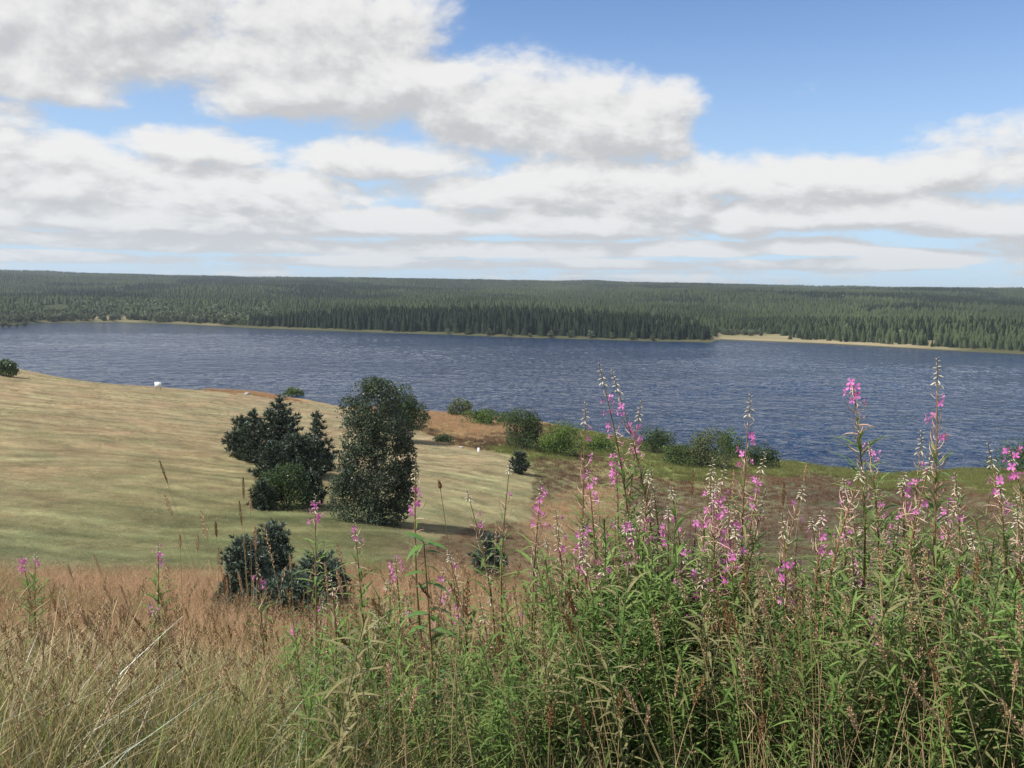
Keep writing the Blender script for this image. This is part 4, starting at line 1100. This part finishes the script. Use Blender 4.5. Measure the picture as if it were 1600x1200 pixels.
HERO = [
 (935, 565, 3.6, 'tallest pink fireweed left of centre, its pale bud tip standing before the lake', dict(nf=9, pods=20, fl0=.13, fl1=.36, lean=-.10, leaves=44)),
 (955, 576, 3.7, 'fireweed with a whitish bud tip leaning beside the tallest left one', dict(nf=7, pods=18, fl0=.14, fl1=.34, lean=-.14, leaves=36)),
 (915, 626, 3.6, 'shorter fireweed just left of the tall pair, with pink blooms low on it', dict(nf=5, pods=14, fl0=.10, fl1=.34, lean=-.04)),
 (1002, 624, 3.8, 'fireweed with a greenish tip standing right of the tall pair', dict(nf=7, pods=20, fl0=.12, fl1=.28, lean=-.05, leaves=38)),
 (1173, 613, 3.5, 'tall fireweed in the middle of the lake view with a cream bud spike', dict(nf=10, pods=20, fl0=.16, fl1=.34, lean=-.08, leaves=30)),
 (1332, 594, 3.4, 'tall thick-stemmed fireweed with pink blooms clustered at its very top', dict(style='top', nf=8, pods=22, fl0=.01, fl1=.09, lean=-.08, leaves=46, fs=1.35)),
 (1465, 557, 3.4, 'tallest fireweed at the right, its spike reaching highest over the lake', dict(nf=7, pods=20, fl0=.14, fl1=.30, lean=-.12, leaves=44)),
 (1358, 688, 3.7, 'pinkish short-topped fireweed right beside the thick-stemmed one', dict(style='top', nf=4, pods=18, fl0=.01, fl1=.10, lean=-.03)),
 (1441, 670, 3.6, 'fireweed with a white bud spike just left of the tallest right one', dict(nf=4, pods=14, fl0=.12, fl1=.24, lean=-.06)),
 (1457, 706, 3.3, 'yellowish fireweed stem in front of the tallest right one', dict(nf=4, pods=16, fl0=.10, fl1=.26, lean=0)),
 (1543, 690, 3.7, 'slender fireweed with faint bud tip near the right edge', dict(nf=5, pods=12, fl0=.12, fl1=.28, lean=-.04)),
 (1578, 700, 3.4, 'fireweed at the right edge topped by a bright pink cluster', dict(style='top', nf=12, pods=16, fl0=.0, fl1=.12, lean=.04)),
 (1318, 745, 3.5, 'cream-topped fireweed at the foot of the thick-stemmed one', dict(nf=4, pods=18, fl0=.18, fl1=.32)),
 (1115, 713, 3.6, 'left one of two pale bud tips standing side by side over the heath', dict(nf=6, pods=18, fl0=.14, fl1=.34)),
 (1133, 722, 3.7, 'right one of two pale bud tips standing side by side over the heath', dict(nf=5, pods=16, fl0=.12, fl1=.30)),
 (1196, 704, 3.8, 'pale bud tip close behind the tall middle fireweed', dict(nf=7, pods=16, fl0=.13, fl1=.30)),
 (797, 722, 3.8, 'nearly bare fireweed spike with bleached tip above the mown field edge', dict(style='spent', nf=1, pods=10, fl0=.10, fl1=.2, leaves=20, lean=-.05)),
 (846, 750, 3.6, 'reddish fireweed with a dense pink spike at the brown heath edge', dict(nf=11, pods=26, fl0=.04, fl1=.20, leaves=30)),
 (649, 712, 3.5, 'fireweed overlapping the right side of the birch, ring of pink flowers', dict(nf=7, pods=8, fl0=.13, fl1=.24, leaves=16, lean=-.10)),
 (492, 770, 4.2, 'fireweed with a reddish-pink tip over the grass below the rounded bush', dict(nf=8, pods=8, fl0=.03, fl1=.14, leaves=34, lean=-.08)),
 (553, 812, 4.0, 'fireweed bending right with a bloom below the foot of the birch', dict(nf=5, pods=8, fl0=.03, fl1=.12, leaves=38, lean=-.12)),
 (617, 868, 3.8, 'short fireweed with a broad pink head before the reddish heath', dict(nf=10, pods=6, fl0=.02, fl1=.12, leaves=36)),
 (729, 765, 4.0, 'thin fireweed with a drooping bleached tip right of the brown knapweed', dict(style='spent', nf=2, pods=14, fl0=.06, fl1=.2, leaves=24, lean=-.1)),
 (247, 845, 5.6, 'solitary dark-leaved fireweed in the grass left of the young pines', dict(nf=9, pods=5, fl0=.05, fl1=.16, leaves=46)),
 (232, 938, 5.4, 'small fireweed touching the left side of the solitary dark-leaved one', dict(nf=5, pods=3, fl0=.02, fl1=.12, leaves=24)),
 (33, 868, 6.5, 'left one of two fireweeds at the far left, with a mauve flower head', dict(nf=14, pods=4, fl0=.02, fl1=.12, leaves=40, lean=-.05)),
 (55, 862, 6.7, 'right one of two fireweeds at the far left, with thin bare tip', dict(style='spent', nf=3, pods=6, fl0=.04, fl1=.12, leaves=44)),
 (402, 878, 4.6, 'thin fireweed with a few pink blooms in front of the nearest pines', dict(nf=5, pods=8, fl0=.06, fl1=.16, leaves=20)),
 (466, 975, 4.2, 'low pink bloom at the foot of the nearest pines', dict(nf=5, pods=2, fl0=.01, fl1=.06, leaves=24)),
 (1070, 842, 3.4, 'fireweed with a bright pink head low before the heath, right of the tall group', dict(nf=9, pods=16, fl0=.04, fl1=.20, leaves=30)),
 (962, 700, 3.9, 'fireweed between the tall pair with a crowded mauve-pink bunch', dict(style='top', nf=18, pods=14, fl0=.04, fl1=.18, leaves=34)),
 (1150, 786, 3.5, 'fireweed with many mauve blooms left of the tall middle one', dict(nf=14, pods=14, fl0=.05, fl1=.26, leaves=30)),
 (1222, 800, 3.3, 'cream-tipped fireweed right of the tall middle one, pink blooms under the tip', dict(nf=10, pods=22, fl0=.18, fl1=.34, leaves=30)),
 (1246, 838, 3.5, 'yellowish fireweed spike with pods right of the middle group', dict(nf=5, pods=20, fl0=.10, fl1=.26)),
 (1095, 880, 3.2, 'short fireweed with pink blooms on its left side in the middle thicket', dict(nf=8, pods=16, fl0=.03, fl1=.2)),
 (1130, 850, 3.4, 'fireweed with a loose pink bunch over the middle thicket', dict(nf=12, pods=12, fl0=.04, fl1=.2)),
 (905, 822, 3.5, 'small cream-tipped fireweed left of the tall pair over the heath', dict(nf=5, pods=8, fl0=.07, fl1=.2)),
 (868, 822, 3.4, 'pod-covered fireweed right of the dense reddish spike', dict(nf=2, pods=26, fl0=.08, fl1=.12)),
 (1512, 868, 3.5, 'pod-laden fireweed in the right thicket with a pink bunch', dict(nf=8, pods=22, fl0=.06, fl1=.2)),
 (1440, 845, 3.4, 'dry pinkish fireweed head at the centre of the right thicket', dict(style='spent', nf=2, pods=28, fl0=.03, fl1=.06)),
 (1400, 820, 3.6, 'leaning pale fireweed between the thick-stemmed and the tallest right ones', dict(style='spent', nf=2, pods=16, fl0=.05, fl1=.1, lean=.1)),
 (1590, 800, 3.3, 'pod-covered fireweed cut by the right edge of the picture', dict(style='spent', nf=2, pods=30, fl0=.06, fl1=.12)),
 (1500, 770, 3.9, 'thin fireweed right behind the tallest right one', dict(nf=3, pods=14, fl0=.08, fl1=.2)),
 (1020, 770, 3.6, 'green-leaved fireweed with white pods right of the crowded pink bunch', dict(nf=4, pods=22, fl0=.10, fl1=.24, leaves=38)),
 (1048, 760, 3.7, 'fireweed with upright pods and pale tip right of the tall group', dict(style='spent', nf=3, pods=22, fl0=.10, fl1=.24, leaves=36)),
 (985, 812, 3.3, 'leafy fireweed at the front of the tall left-of-centre group', dict(nf=5, pods=14, fl0=.08, fl1=.22, leaves=46)),
 (700, 860, 3.7, 'fireweed with twisted pods beside the bright sapling leaves', dict(style='spent', nf=1, pods=20, fl0=.04, fl1=.08, leaves=34)),
 (950, 858, 3.2, 'leafy fireweed in front of the tall pair, dark leaves to the ground', dict(nf=4, pods=8, fl0=.04, fl1=.14, leaves=50)),
]
for i, (px_, py_, d_, lab, kw) in enumerate(HERO):
    fireweed(px_, py_, d_, lab, i + 1, **kw)
# fill the thickets with lesser plants between the named ones
fill = []
q = random.Random(99)
for i in range(56):
    px_ = q.uniform(840, 1600); fill.append((px_, q.uniform(790, 950) - (25 if px_ > 1400 else 0), q.uniform(3.1, 4.3), 'short fireweed with drying pods inside the crowded right-hand thicket', 'short fireweeds inside the right-hand thicket'))
for i in range(44):
    px_ = q.choice([q.uniform(850, 1080), q.uniform(1080, 1290), q.uniform(1290, 1600)]); fill.append((px_, q.uniform(725, 870), q.uniform(3.3, 4.3), '', 'podded fireweeds rising over the right-hand thicket'))
for i in range(16):
    px_ = q.uniform(500, 830); fill.append((px_, q.uniform(885, 985), q.uniform(3.3, 4.6), 'short leafy fireweed in the thinner thicket below the birch', 'short fireweeds below the birch'))
NEARBY = [(935, 'tallest left-of-centre spike'), (1002, 'greenish-tipped spike'), (1070, 'low bright pink head'), (1118, 'two pale bud tips'), (1173, 'tall middle spike'), (1222, 'cream-tipped spike'),
          (1332, 'thick-stemmed pink-topped spike'), (1400, 'leaning pale spike'), (1465, 'tallest right spike'), (1543, 'slender right-edge spike'), (1590, 'right edge of the picture'),
          (846, 'dense reddish spike'), (797, 'bleached bare tip'), (729, 'drooping bleached tip'), (664, 'bright sapling leaves'), (617, 'short broad pink head'), (553, 'stem bending right'), (492, 'reddish-pink tip below the rounded bush')]
def fill_label(px, py, nf, grp):
    x0, nm = min(NEARBY, key=lambda e: abs(e[0] - px))
    side = 'left of' if px < x0 else 'right of'
    if grp.startswith('podded'): return 'pod-laden fireweed %s, just %s the %s' % ('with few blooms' if nf else 'without blooms', side, nm)
    lvl = 'upper' if py < 860 else ('lower' if py > 910 else 'middle')
    return '%s short fireweed %s, just %s the %s' % (lvl, 'with pink blooms' if nf else 'without blooms', side, nm)
for i, (px_, py_, d_, lab, grp) in enumerate(fill):
    nf_ = q.choice([0, 0, 2, 3, 6]); lab = fill_label(px_, py_, nf_, grp)
    fireweed(px_, py_, d_, lab, 200 + i, nf=nf_, pods=q.randrange(8, 20) + (6 if grp.startswith('podded') else 0), fl0=.03, fl1=.15, leaves=26, group=grp, lean=q.uniform(-.1, .1), style=q.choice(['flower', 'spent', 'top']))

# leafy shoots without flowers, a thicket nobody could count
def shoot_mesh(seed, h=.8, nl=58):
    q = np.random.RandomState(seed); mb = MB()
    lean = q.uniform(-.08, .08, 2)
    path = lambda s_: np.array([lean[0] * s_ ** 1.6, lean[1] * s_ ** 1.6, h * s_])
    mb.tube([path(s_) for s_ in np.linspace(0, 1, 6)], np.linspace(.004, .0015, 6), 4)
    src = [np_of(leaf_mesh('x', None, .13, .35)), np_of(leaf_mesh('x', None, .11, .75))]
    for i in range(nl):
        s_ = 1 - .8 * (i / nl) ** .9; v, fc = src[int(q.uniform() < .5)]
        M_ = np.array(rot_to(i * 2.4 + q.uniform(-.3, .3), q.uniform(.45, 1.2), Vector(path(s_)), q.uniform(.055, .11) * (.5 + .5 * min(1, i / 9))))
        mb.add(v @ M_[:3, :3].T + M_[:3, 3], np.array(fc))
    return mb.mesh('leafy_shoot', MAT['fwleaf_dry'] if seed % 6 == 5 else MAT['fwleaf'])
SH = [shoot_mesh(700 + i, .62 + .06 * i) for i in range(6)]
n = 3300
a = r.uniform(-.62, .70, n); d = r.uniform(2.6, 5.6, n)
x, y = np.sin(a) * d, np.cos(a) * d; z = height(x, y)
pxs, _, _ = project(np.stack([x, y, z], 1))
dens = np.interp(pxs, [0, 380, 480, 640, 720, 800, 880, 1700], [.0, .02, .28, .38, .34, .55, .9, .9])
topy = np.interp(pxs, [380, 480, 620, 700, 800, 900, 1250, 1420, 1600], [1040, 925, 925, 965, 915, 825, 850, 810, 790])
keep = r.uniform(size=n) < dens * np.where(d > 4.6, .6, 1)
# height such that the thicket's outline follows the photo, never taller than a real shoot
sight = np.array([-(pt(float(p), float(t_), 1.0).z - EYE) for p, t_ in zip(pxs, topy)])
want = (EYE - sight * d) - z
hs = np.clip(want * (.35 + .85 * fbm(x * 1.6, y * 1.6, 0.0, 17, 2)) * r.uniform(.55, 1.1, n), .20, 1.25)
pid = r.randint(0, 6, n); base_h = .62 + .06 * pid
scatter('fireweed_thicket', np.stack([x, y, z - .02], 1)[keep], r.uniform(0, 6.28, n)[keep], np.stack([np.clip(hs / base_h, .7, 1.15), np.clip(hs / base_h, .7, 1.15), hs / base_h], 1)[keep], pid[keep], SH,
        'dense green leafy fireweed shoots filling the right foreground', 'undergrowth', tilt=(r.uniform(-.18, .18, n)[keep], r.uniform(-.18, .18, n)[keep]))

# dry flowering stems of the meadow grasses, standing thinly everywhere in the foreground
def dry_stems(seed, mat):
    q = np.random.RandomState(seed); mb = MB()
    for i in range(5):
        b = q.uniform(-.12, .12, 2); l = q.normal(size=2) * .12; h = q.uniform(.55, 1.0)
        P_ = [np.array([b[0] + l[0] * s_ ** 1.7, b[1] + l[1] * s_ ** 1.7, h * s_]) for s_ in np.linspace(0, 1, 6)]
        mb.tube(P_, np.linspace(.0014, .0007, 6), 3)
        dr = P_[-1] - P_[-2]; dr /= np.linalg.norm(dr); hl = q.uniform(.04, .10)
        nsp = 12
        for k_ in range(nsp):
            p = P_[-1] - dr * hl * (1 - k_ / nsp); ph = k_ * 2.4; e = .0055 * math.sin(math.pi * (k_ + 1) / (nsp + 1)) ** .6 * q.uniform(.6, 1.3)
            o_ = np.array([math.cos(ph), math.sin(ph), 0])
            mb.tube([p, p + o_ * e + dr * .004, p + o_ * e * 1.2 + dr * .014], [.0012, .0026, .0004], 3)
    return mb.mesh('dry_stems', mat)
DS = [dry_stems(800 + i, MAT['seed'] if i % 2 else MAT['straw']) for i in range(5)]
n = 1250
a = r.uniform(-.66, .66, n); d = r.uniform(2.6, 6.0, n)
x, y = np.sin(a) * d, np.cos(a) * d; z = height(x, y)
pxs, _, _ = project(np.stack([x, y, z], 1))
keep = r.uniform(size=n) < np.interp(pxs, [0, 450, 700, 900, 1700], [.6, .6, .5, .8, .9])
sight = np.array([-(pt(float(p), float(np.interp(p, [0, 400, 800, 1600], [900, 880, 860, 850])), 1.0).z - EYE) for p in pxs])
hs = np.clip(((EYE - sight * d) - z) * r.uniform(.55, 1.0, n), .3, 1.2)
scatter('dry_grass_stems', np.stack([x, y, z - .02], 1)[keep], r.uniform(0, 6.28, n)[keep], np.stack([np.ones(n), np.ones(n), hs], 1)[keep], r.randint(0, 5, n)[keep], DS,
        'thin dry seeding stems standing among the foreground grass and leaves', 'grass', tilt=(r.uniform(-.15, .15, n)[keep], r.uniform(-.15, .15, n)[keep]))

# --- sapling with large bright leaves
def sapling():
    tip = pt(662, 846, 2.95); base = Vector((tip.x + .05, tip.y, hz(tip.x + .05, tip.y) - .02))
    o = thing('leafy_sapling', base, 'sapling with large bright green pointed leaves below the foot of the birch', 'sapling')
    tv = np.array(tip - base)
    path = lambda s_: tv * np.array([s_ ** 1.5, s_ ** 1.5, s_])
    mb = MB(); mb.tube([path(s_) for s_ in np.linspace(0, 1, 8)], np.linspace(.006, .002, 8), 5)
    obj('stem', mb.mesh('stem', MAT['stem'], True), o)
    q = random.Random(4)
    for s_, cnt in ((1.0, 7), (.88, 4), (.76, 5), (.62, 4), (.5, 4), (.36, 3)):
        for i in range(cnt):
            ph = (1.57 if i % 2 else -1.57) + q.uniform(-.8, .8); s_ += q.uniform(-.05, .035) * (s_ < 1) - i * .004
            obj('leaf', BIGLEAF[q.randrange(2)], o, rot_to(ph, q.uniform(-.15, .6), Vector(path(min(s_, 1))), q.uniform(.055, .095)))
sapling()

# --- seeding grass stalks, each one a plant
def stalk(px, py, d, label, seed, hl=.09, hw=.006, lean=0., mat='seed', group=None, sm='straw', bare=False, base_dx=None, thick=.0013):
    q = np.random.RandomState(seed)
    tip = pt(px, py, d)
    bx, by = tip.x - lean, tip.y + q.uniform(-.05, .05)
    base = Vector((bx, by, hz(bx, by) - .02)); tv = np.array(tip - base)
    o = thing('seeding_grass', base, label, 'grass stalk', group)
    bow = q.uniform(-.02, .02)
    path = lambda s_: tv * np.array([s_ ** 1.6, s_ ** 1.6, s_]) + np.array([bow * math.sin(s_ * math.pi), 0, 0])
    mb = MB(); mb.tube([path(s_) for s_ in np.linspace(0, 1, 9)], np.linspace(thick * 1.3, thick * .6, 9), 4)
    obj('stem', mb.mesh('stem', MAT[sm], True), o)
    if not bare:
        L_ = np.linalg.norm(tv); s0 = 1 - hl / L_; mh = MB()
        nsp = 26; C = []
        for i in range(nsp):
            s_ = s0 + (1 - s0) * (i + .5) / nsp; p = path(s_); ph = i * 2.4
            e = hw * (math.sin(math.pi * (i + 1.5) / (nsp + 2)) ** .7) * q.uniform(.7, 1.2)
            out = np.array([math.cos(ph), math.sin(ph), 0]); t_ = tv / L_
            tipp = p + out * e * 1.1 + t_ * .013
            mh.tube([p, p + out * e + t_ * .004, tipp], [.0012, .0024, .0004], 4)
        obj('seed_head', mh.mesh('seed_head', MAT[mat]), o)
    return o
ST = [
 (250, 722, 4.6, 'tallest brown seeding grass at the left, standing over the middle of the field', dict(mat='seed_brown', lean=-.32, hl=.11)),
 (258, 775, 4.4, 'drooping light brown seed head just under the tallest left one', dict(lean=-.28, hl=.10, hw=.010)),
 (380, 748, 4.4, 'thin dark seed head left of the rounded bush', dict(mat='seed_brown', hl=.10, lean=-.05)),
 (374, 785, 4.3, 'brown seed head a little below the thin dark one', dict(mat='seed_brown', hl=.12, lean=-.04)),
 (391, 780, 4.2, 'single pale seed head on a straight stalk left of the rounded bush', dict(hl=.06)),
 (315, 800, 3.9, 'broad tan seed head over the lower field', dict(hl=.12, hw=.012, lean=-.12)),
 (337, 818, 4.4, 'small dark seed head right of the broad tan one', dict(mat='seed_brown', hl=.07)),
 (309, 840, 4.2, 'pale seed head below the broad tan one', dict(hl=.07)),
 (281, 838, 4.4, 'slim seed head left of the broad tan one', dict(hl=.07)),
 (341, 858, 3.9, 'long tan seed head with a straight stalk in the left grasses', dict(hl=.12, lean=-.1)),
 (147, 868, 4.6, 'isolated slim tan seed head over the lowest part of the field', dict(hl=.10, lean=-.2)),
 (107, 885, 4.8, 'small bent seed head left of the isolated slim one', dict(hl=.06, lean=-.2)),
 (399, 826, 3.6, 'pale straw-coloured seed head against the nearest pines', dict(hl=.09, hw=.008)),
 (412, 820, 3.8, 'long brown seed head rising in front of the nearest pines', dict(hl=.20, hw=.010, lean=-.12)),
 (354, 905, 3.7, 'tan seed head at the left rim of the nearest pines', dict(hl=.09)),
 (372, 895, 3.7, 'tan seed head overlapping the left young pine', dict(hl=.09, lean=-.06)),
 (453, 868, 4.0, 'thin seed head before the right young pine', dict(hl=.08)),
 (527, 852, 3.5, 'leaning tan seed head below and left of the birch foot', dict(hl=.11, hw=.010, lean=-.14)),
 (508, 880, 3.4, 'slim pale seed head left of the leaning tan one', dict(hl=.12)),
 (643, 895, 3.3, 'pale curved seed head left of the sapling leaves', dict(hl=.07, hw=.008, lean=.04)),
 (714, 860, 3.4, 'long thick straw seed head leaning left beside the sapling', dict(hl=.14, hw=.012, lean=-.2)),
 (776, 818, 3.6, 'straight tan seed head over the brown heath', dict(hl=.10, lean=.01)),
 (1083, 738, 3.9, 'brown seed head between the tall groups over the marsh', dict(mat='seed_brown', hl=.11)),
 (1147, 736, 3.9, 'brown seed head standing right of the two pale bud tips', dict(hl=.13)),
 (1260, 728, 4.0, 'slim leaning reddish seed head over the marsh right of the middle fireweed', dict(hl=.07, lean=.10)),
 (1225, 756, 3.8, 'dark forked seed head over the heath right of the middle fireweed', dict(mat='seed_brown', hl=.10)),
 (962, 880, 3.1, 'thick tan seed head in the tall left-of-centre group', dict(hl=.12, hw=.010, lean=-.08)),
 (938, 822, 3.2, 'long pale seed head at the left side of the tall group', dict(hl=.12, hw=.008, lean=-.03)),
 (1020, 962, 2.9, 'tan seed head drooping over the middle thicket', dict(hl=.10, hw=.010, lean=-.1)),
 (1132, 948, 2.9, 'reddish-brown seed head leaning in the middle thicket', dict(hl=.10, hw=.009, lean=-.12, mat='seed_brown')),
 (1155, 1025, 2.8, 'tan seed head low in the middle thicket', dict(hl=.10, hw=.010, lean=-.05)),
 (1186, 1030, 2.8, 'brown seed head right of the low tan one', dict(hl=.12, hw=.009, lean=-.05, mat='seed_brown')),
 (970, 1080, 2.7, 'reddish seed head near the bottom of the middle thicket', dict(hl=.09, hw=.009, mat='seed_brown')),
 (1262, 918, 3.1, 'reddish-tan seed head at the left of the right thicket', dict(hl=.10, hw=.009, lean=-.08)),
 (1376, 858, 3.2, 'curved reddish seed head in the right thicket', dict(hl=.09, hw=.009, lean=-.02)),
 (1442, 852, 3.0, 'long thick orange-tan seed head in the right thicket', dict(hl=.15, hw=.012, lean=-.08)),
 (1480, 900, 3.2, 'slim tan seed head right of the long thick one', dict(hl=.12, hw=.007)),
 (1536, 968, 2.9, 'double tan seed head leaning left at the lower right', dict(hl=.14, hw=.009, lean=-.3)),
 (1592, 940, 3.0, 'tan seed head at the right edge', dict(hl=.12, hw=.01, lean=-.1)),
 (437, 1092, 3.0, 'pale bleached seed head low in the green grass', dict(hl=.09, hw=.008, lean=-.06)),
 (395, 1020, 3.3, 'straw seed head in front of the larger pale stone', dict(hl=.10)),
 (303, 1140, 2.8, 'tan seed head near the lower left', dict(hl=.08)),
]
for i, (px_, py_, d_, lab, kw) in enumerate(ST):
    if py_ > 880 and px_ > 800: d_ = min(d_, 2.55); kw['hw'] = kw.get('hw', .006) * .95
    stalk(px_, py_, d_, lab, 900 + i, **kw)
q = random.Random(12)
for i in range(84):
    left = i < 30
    px_ = q.uniform(0, 520) if left else q.uniform(520, 1600)
    py_ = q.uniform(880, 1080) if left else q.uniform(860, 1120)
    stalk(px_, py_, q.uniform(3.0, 4.8) if left else q.uniform(2.3, 3.1), 'thin straw-coloured seeding grass among the dry grasses at the left' if left else 'thin tan seeding grass rising among the fireweed leaves', 1000 + i, hl=q.uniform(.05, .11), hw=q.uniform(.005, .010),
          lean=q.uniform(-.3, .12), group='thin seeding grasses at the left' if left else 'thin seeding grasses among the fireweed', mat=q.choice(['seed', 'seed', 'seed_brown']))
# pale broken straws lying across the left grasses
def straw(px0, py0, d0_, px1, py1, d1_, label, thick=.0022, seed=1, mat='straw_pale'):
    p0, p1 = pt(px0, py0, d0_), pt(px1, py1, d1_)
    o = thing('dry_straw', p0, label, 'straw')
    v = np.array(p1 - p0); q = np.random.RandomState(seed)
    mb = MB(); S_ = np.linspace(0, 1, 8)
    mb.tube([v * s_ + np.array([0, 0, .03 * np.linalg.norm(v) * math.sin(math.pi * s_)]) for s_ in S_], thick * np.linspace(1, .6, 8), 5)
    obj('stalk', mb.mesh('stalk', MAT[mat], True), o)
straw(128, 1178, 2.75, 222, 1014, 3.3, 'thick bleached straw slanting up from the lower left corner', .0034, 1)
straw(110, 1200, 2.65, 345, 1140, 3.0, 'long pale straw lying almost flat at the bottom left', .0022, 2)
straw(160, 1150, 3.0, 385, 1052, 3.6, 'long thin straw arching across the left grasses', .0018, 3)
straw(0, 1127, 3.1, 150, 1142, 3.1, 'thin straw lying level at the left edge', .0016, 4)
straw(295, 1106, 3.2, 286, 970, 3.7, 'upright bare yellow stalk in the left grasses', .0018, 5, 'straw')
straw(302, 1165, 3.0, 325, 1110, 3.2, 'short bleached straw right of the long arching ones', .0016, 6)
straw(1050, 1200, 2.65, 1070, 1135, 2.8, 'bleached broad blade upright at the bottom of the middle thicket', .0034, 7)
straw(875, 1198, 2.65, 915, 1150, 2.8, 'pale straw slanting right at the bottom centre', .002, 8)
straw(1388, 1165, 2.7, 1374, 900, 3.1, 'long straight orange stalk rising through the right thicket', .0018, 9, 'straw')
straw(1365, 1200, 2.6, 1376, 1142, 2.75, 'broad yellow-green blade at the bottom of the right thicket', .0040, 10, 'grass')

# brown knapweed head on its own stem
def knapweed():
    tip = pt(686, 750, 3.6); base = Vector((tip.x + .16, tip.y, hz(tip.x + .16, tip.y)))
    o = thing('knapweed', base, 'lone brown bristly flower head on a thin stem right of the birch', 'wildflower')
    tv = np.array(tip - base); path = lambda s_: tv * np.array([s_ ** 1.2, s_, s_])
    mb = MB(); mb.tube([path(s_) for s_ in np.linspace(0, .97, 9)], np.linspace(.002, .0012, 9), 4)
    obj('stem', mb.mesh('stem', MAT['stem'], True), o)
    mh = MB(); e = path(.97); u = path(1) - path(.97); u /= np.linalg.norm(u)
    mh.tube([e, e + u * .008, e + u * .018, e + u * .026], [.003, .009, .008, .006], 8)
    qn = np.random.RandomState(3); blades(mh, np.repeat((e + u * .022)[None], 1, 0), u[None], 30, .022, .0022, qn, .3)
    obj('flower_head', mh.mesh('flower_head', MAT['seed_brown']), o)
knapweed()
# tiny white blossoms low in the grass
n = 260
cl = [(670, 1085), (590, 1160), (700, 1120), (560, 1110), (655, 1135), (620, 1180)]
P = []
for i in range(n):
    cxy = cl[r.randint(0, 6)]
    g_, d_ = gnd(float(np.clip(r.normal(cxy[0], 26), 0, 1600)), float(min(1198, r.normal(cxy[1], 16))))
    P.append((g_.x, g_.y, g_.z + r.uniform(.12, .34)))
mbf = MB(); Cq = np.array([[0, 0, 0.]] * 5) + np.random.RandomState(2).normal(size=(5, 3)) * .006
leaves_mb(mbf, Cq, np.tile(np.array([[.1, -.5, .8]]), (5, 1)), .009, .9)
scatter('white_blossom', P, r.uniform(0, 6.28, n), r.uniform(.6, 1.3, n), np.zeros(n), [mbf.mesh('white_floret', MAT['whiteflower'])], 'tiny white blossoms low in the grass at the bottom centre', 'flowers')
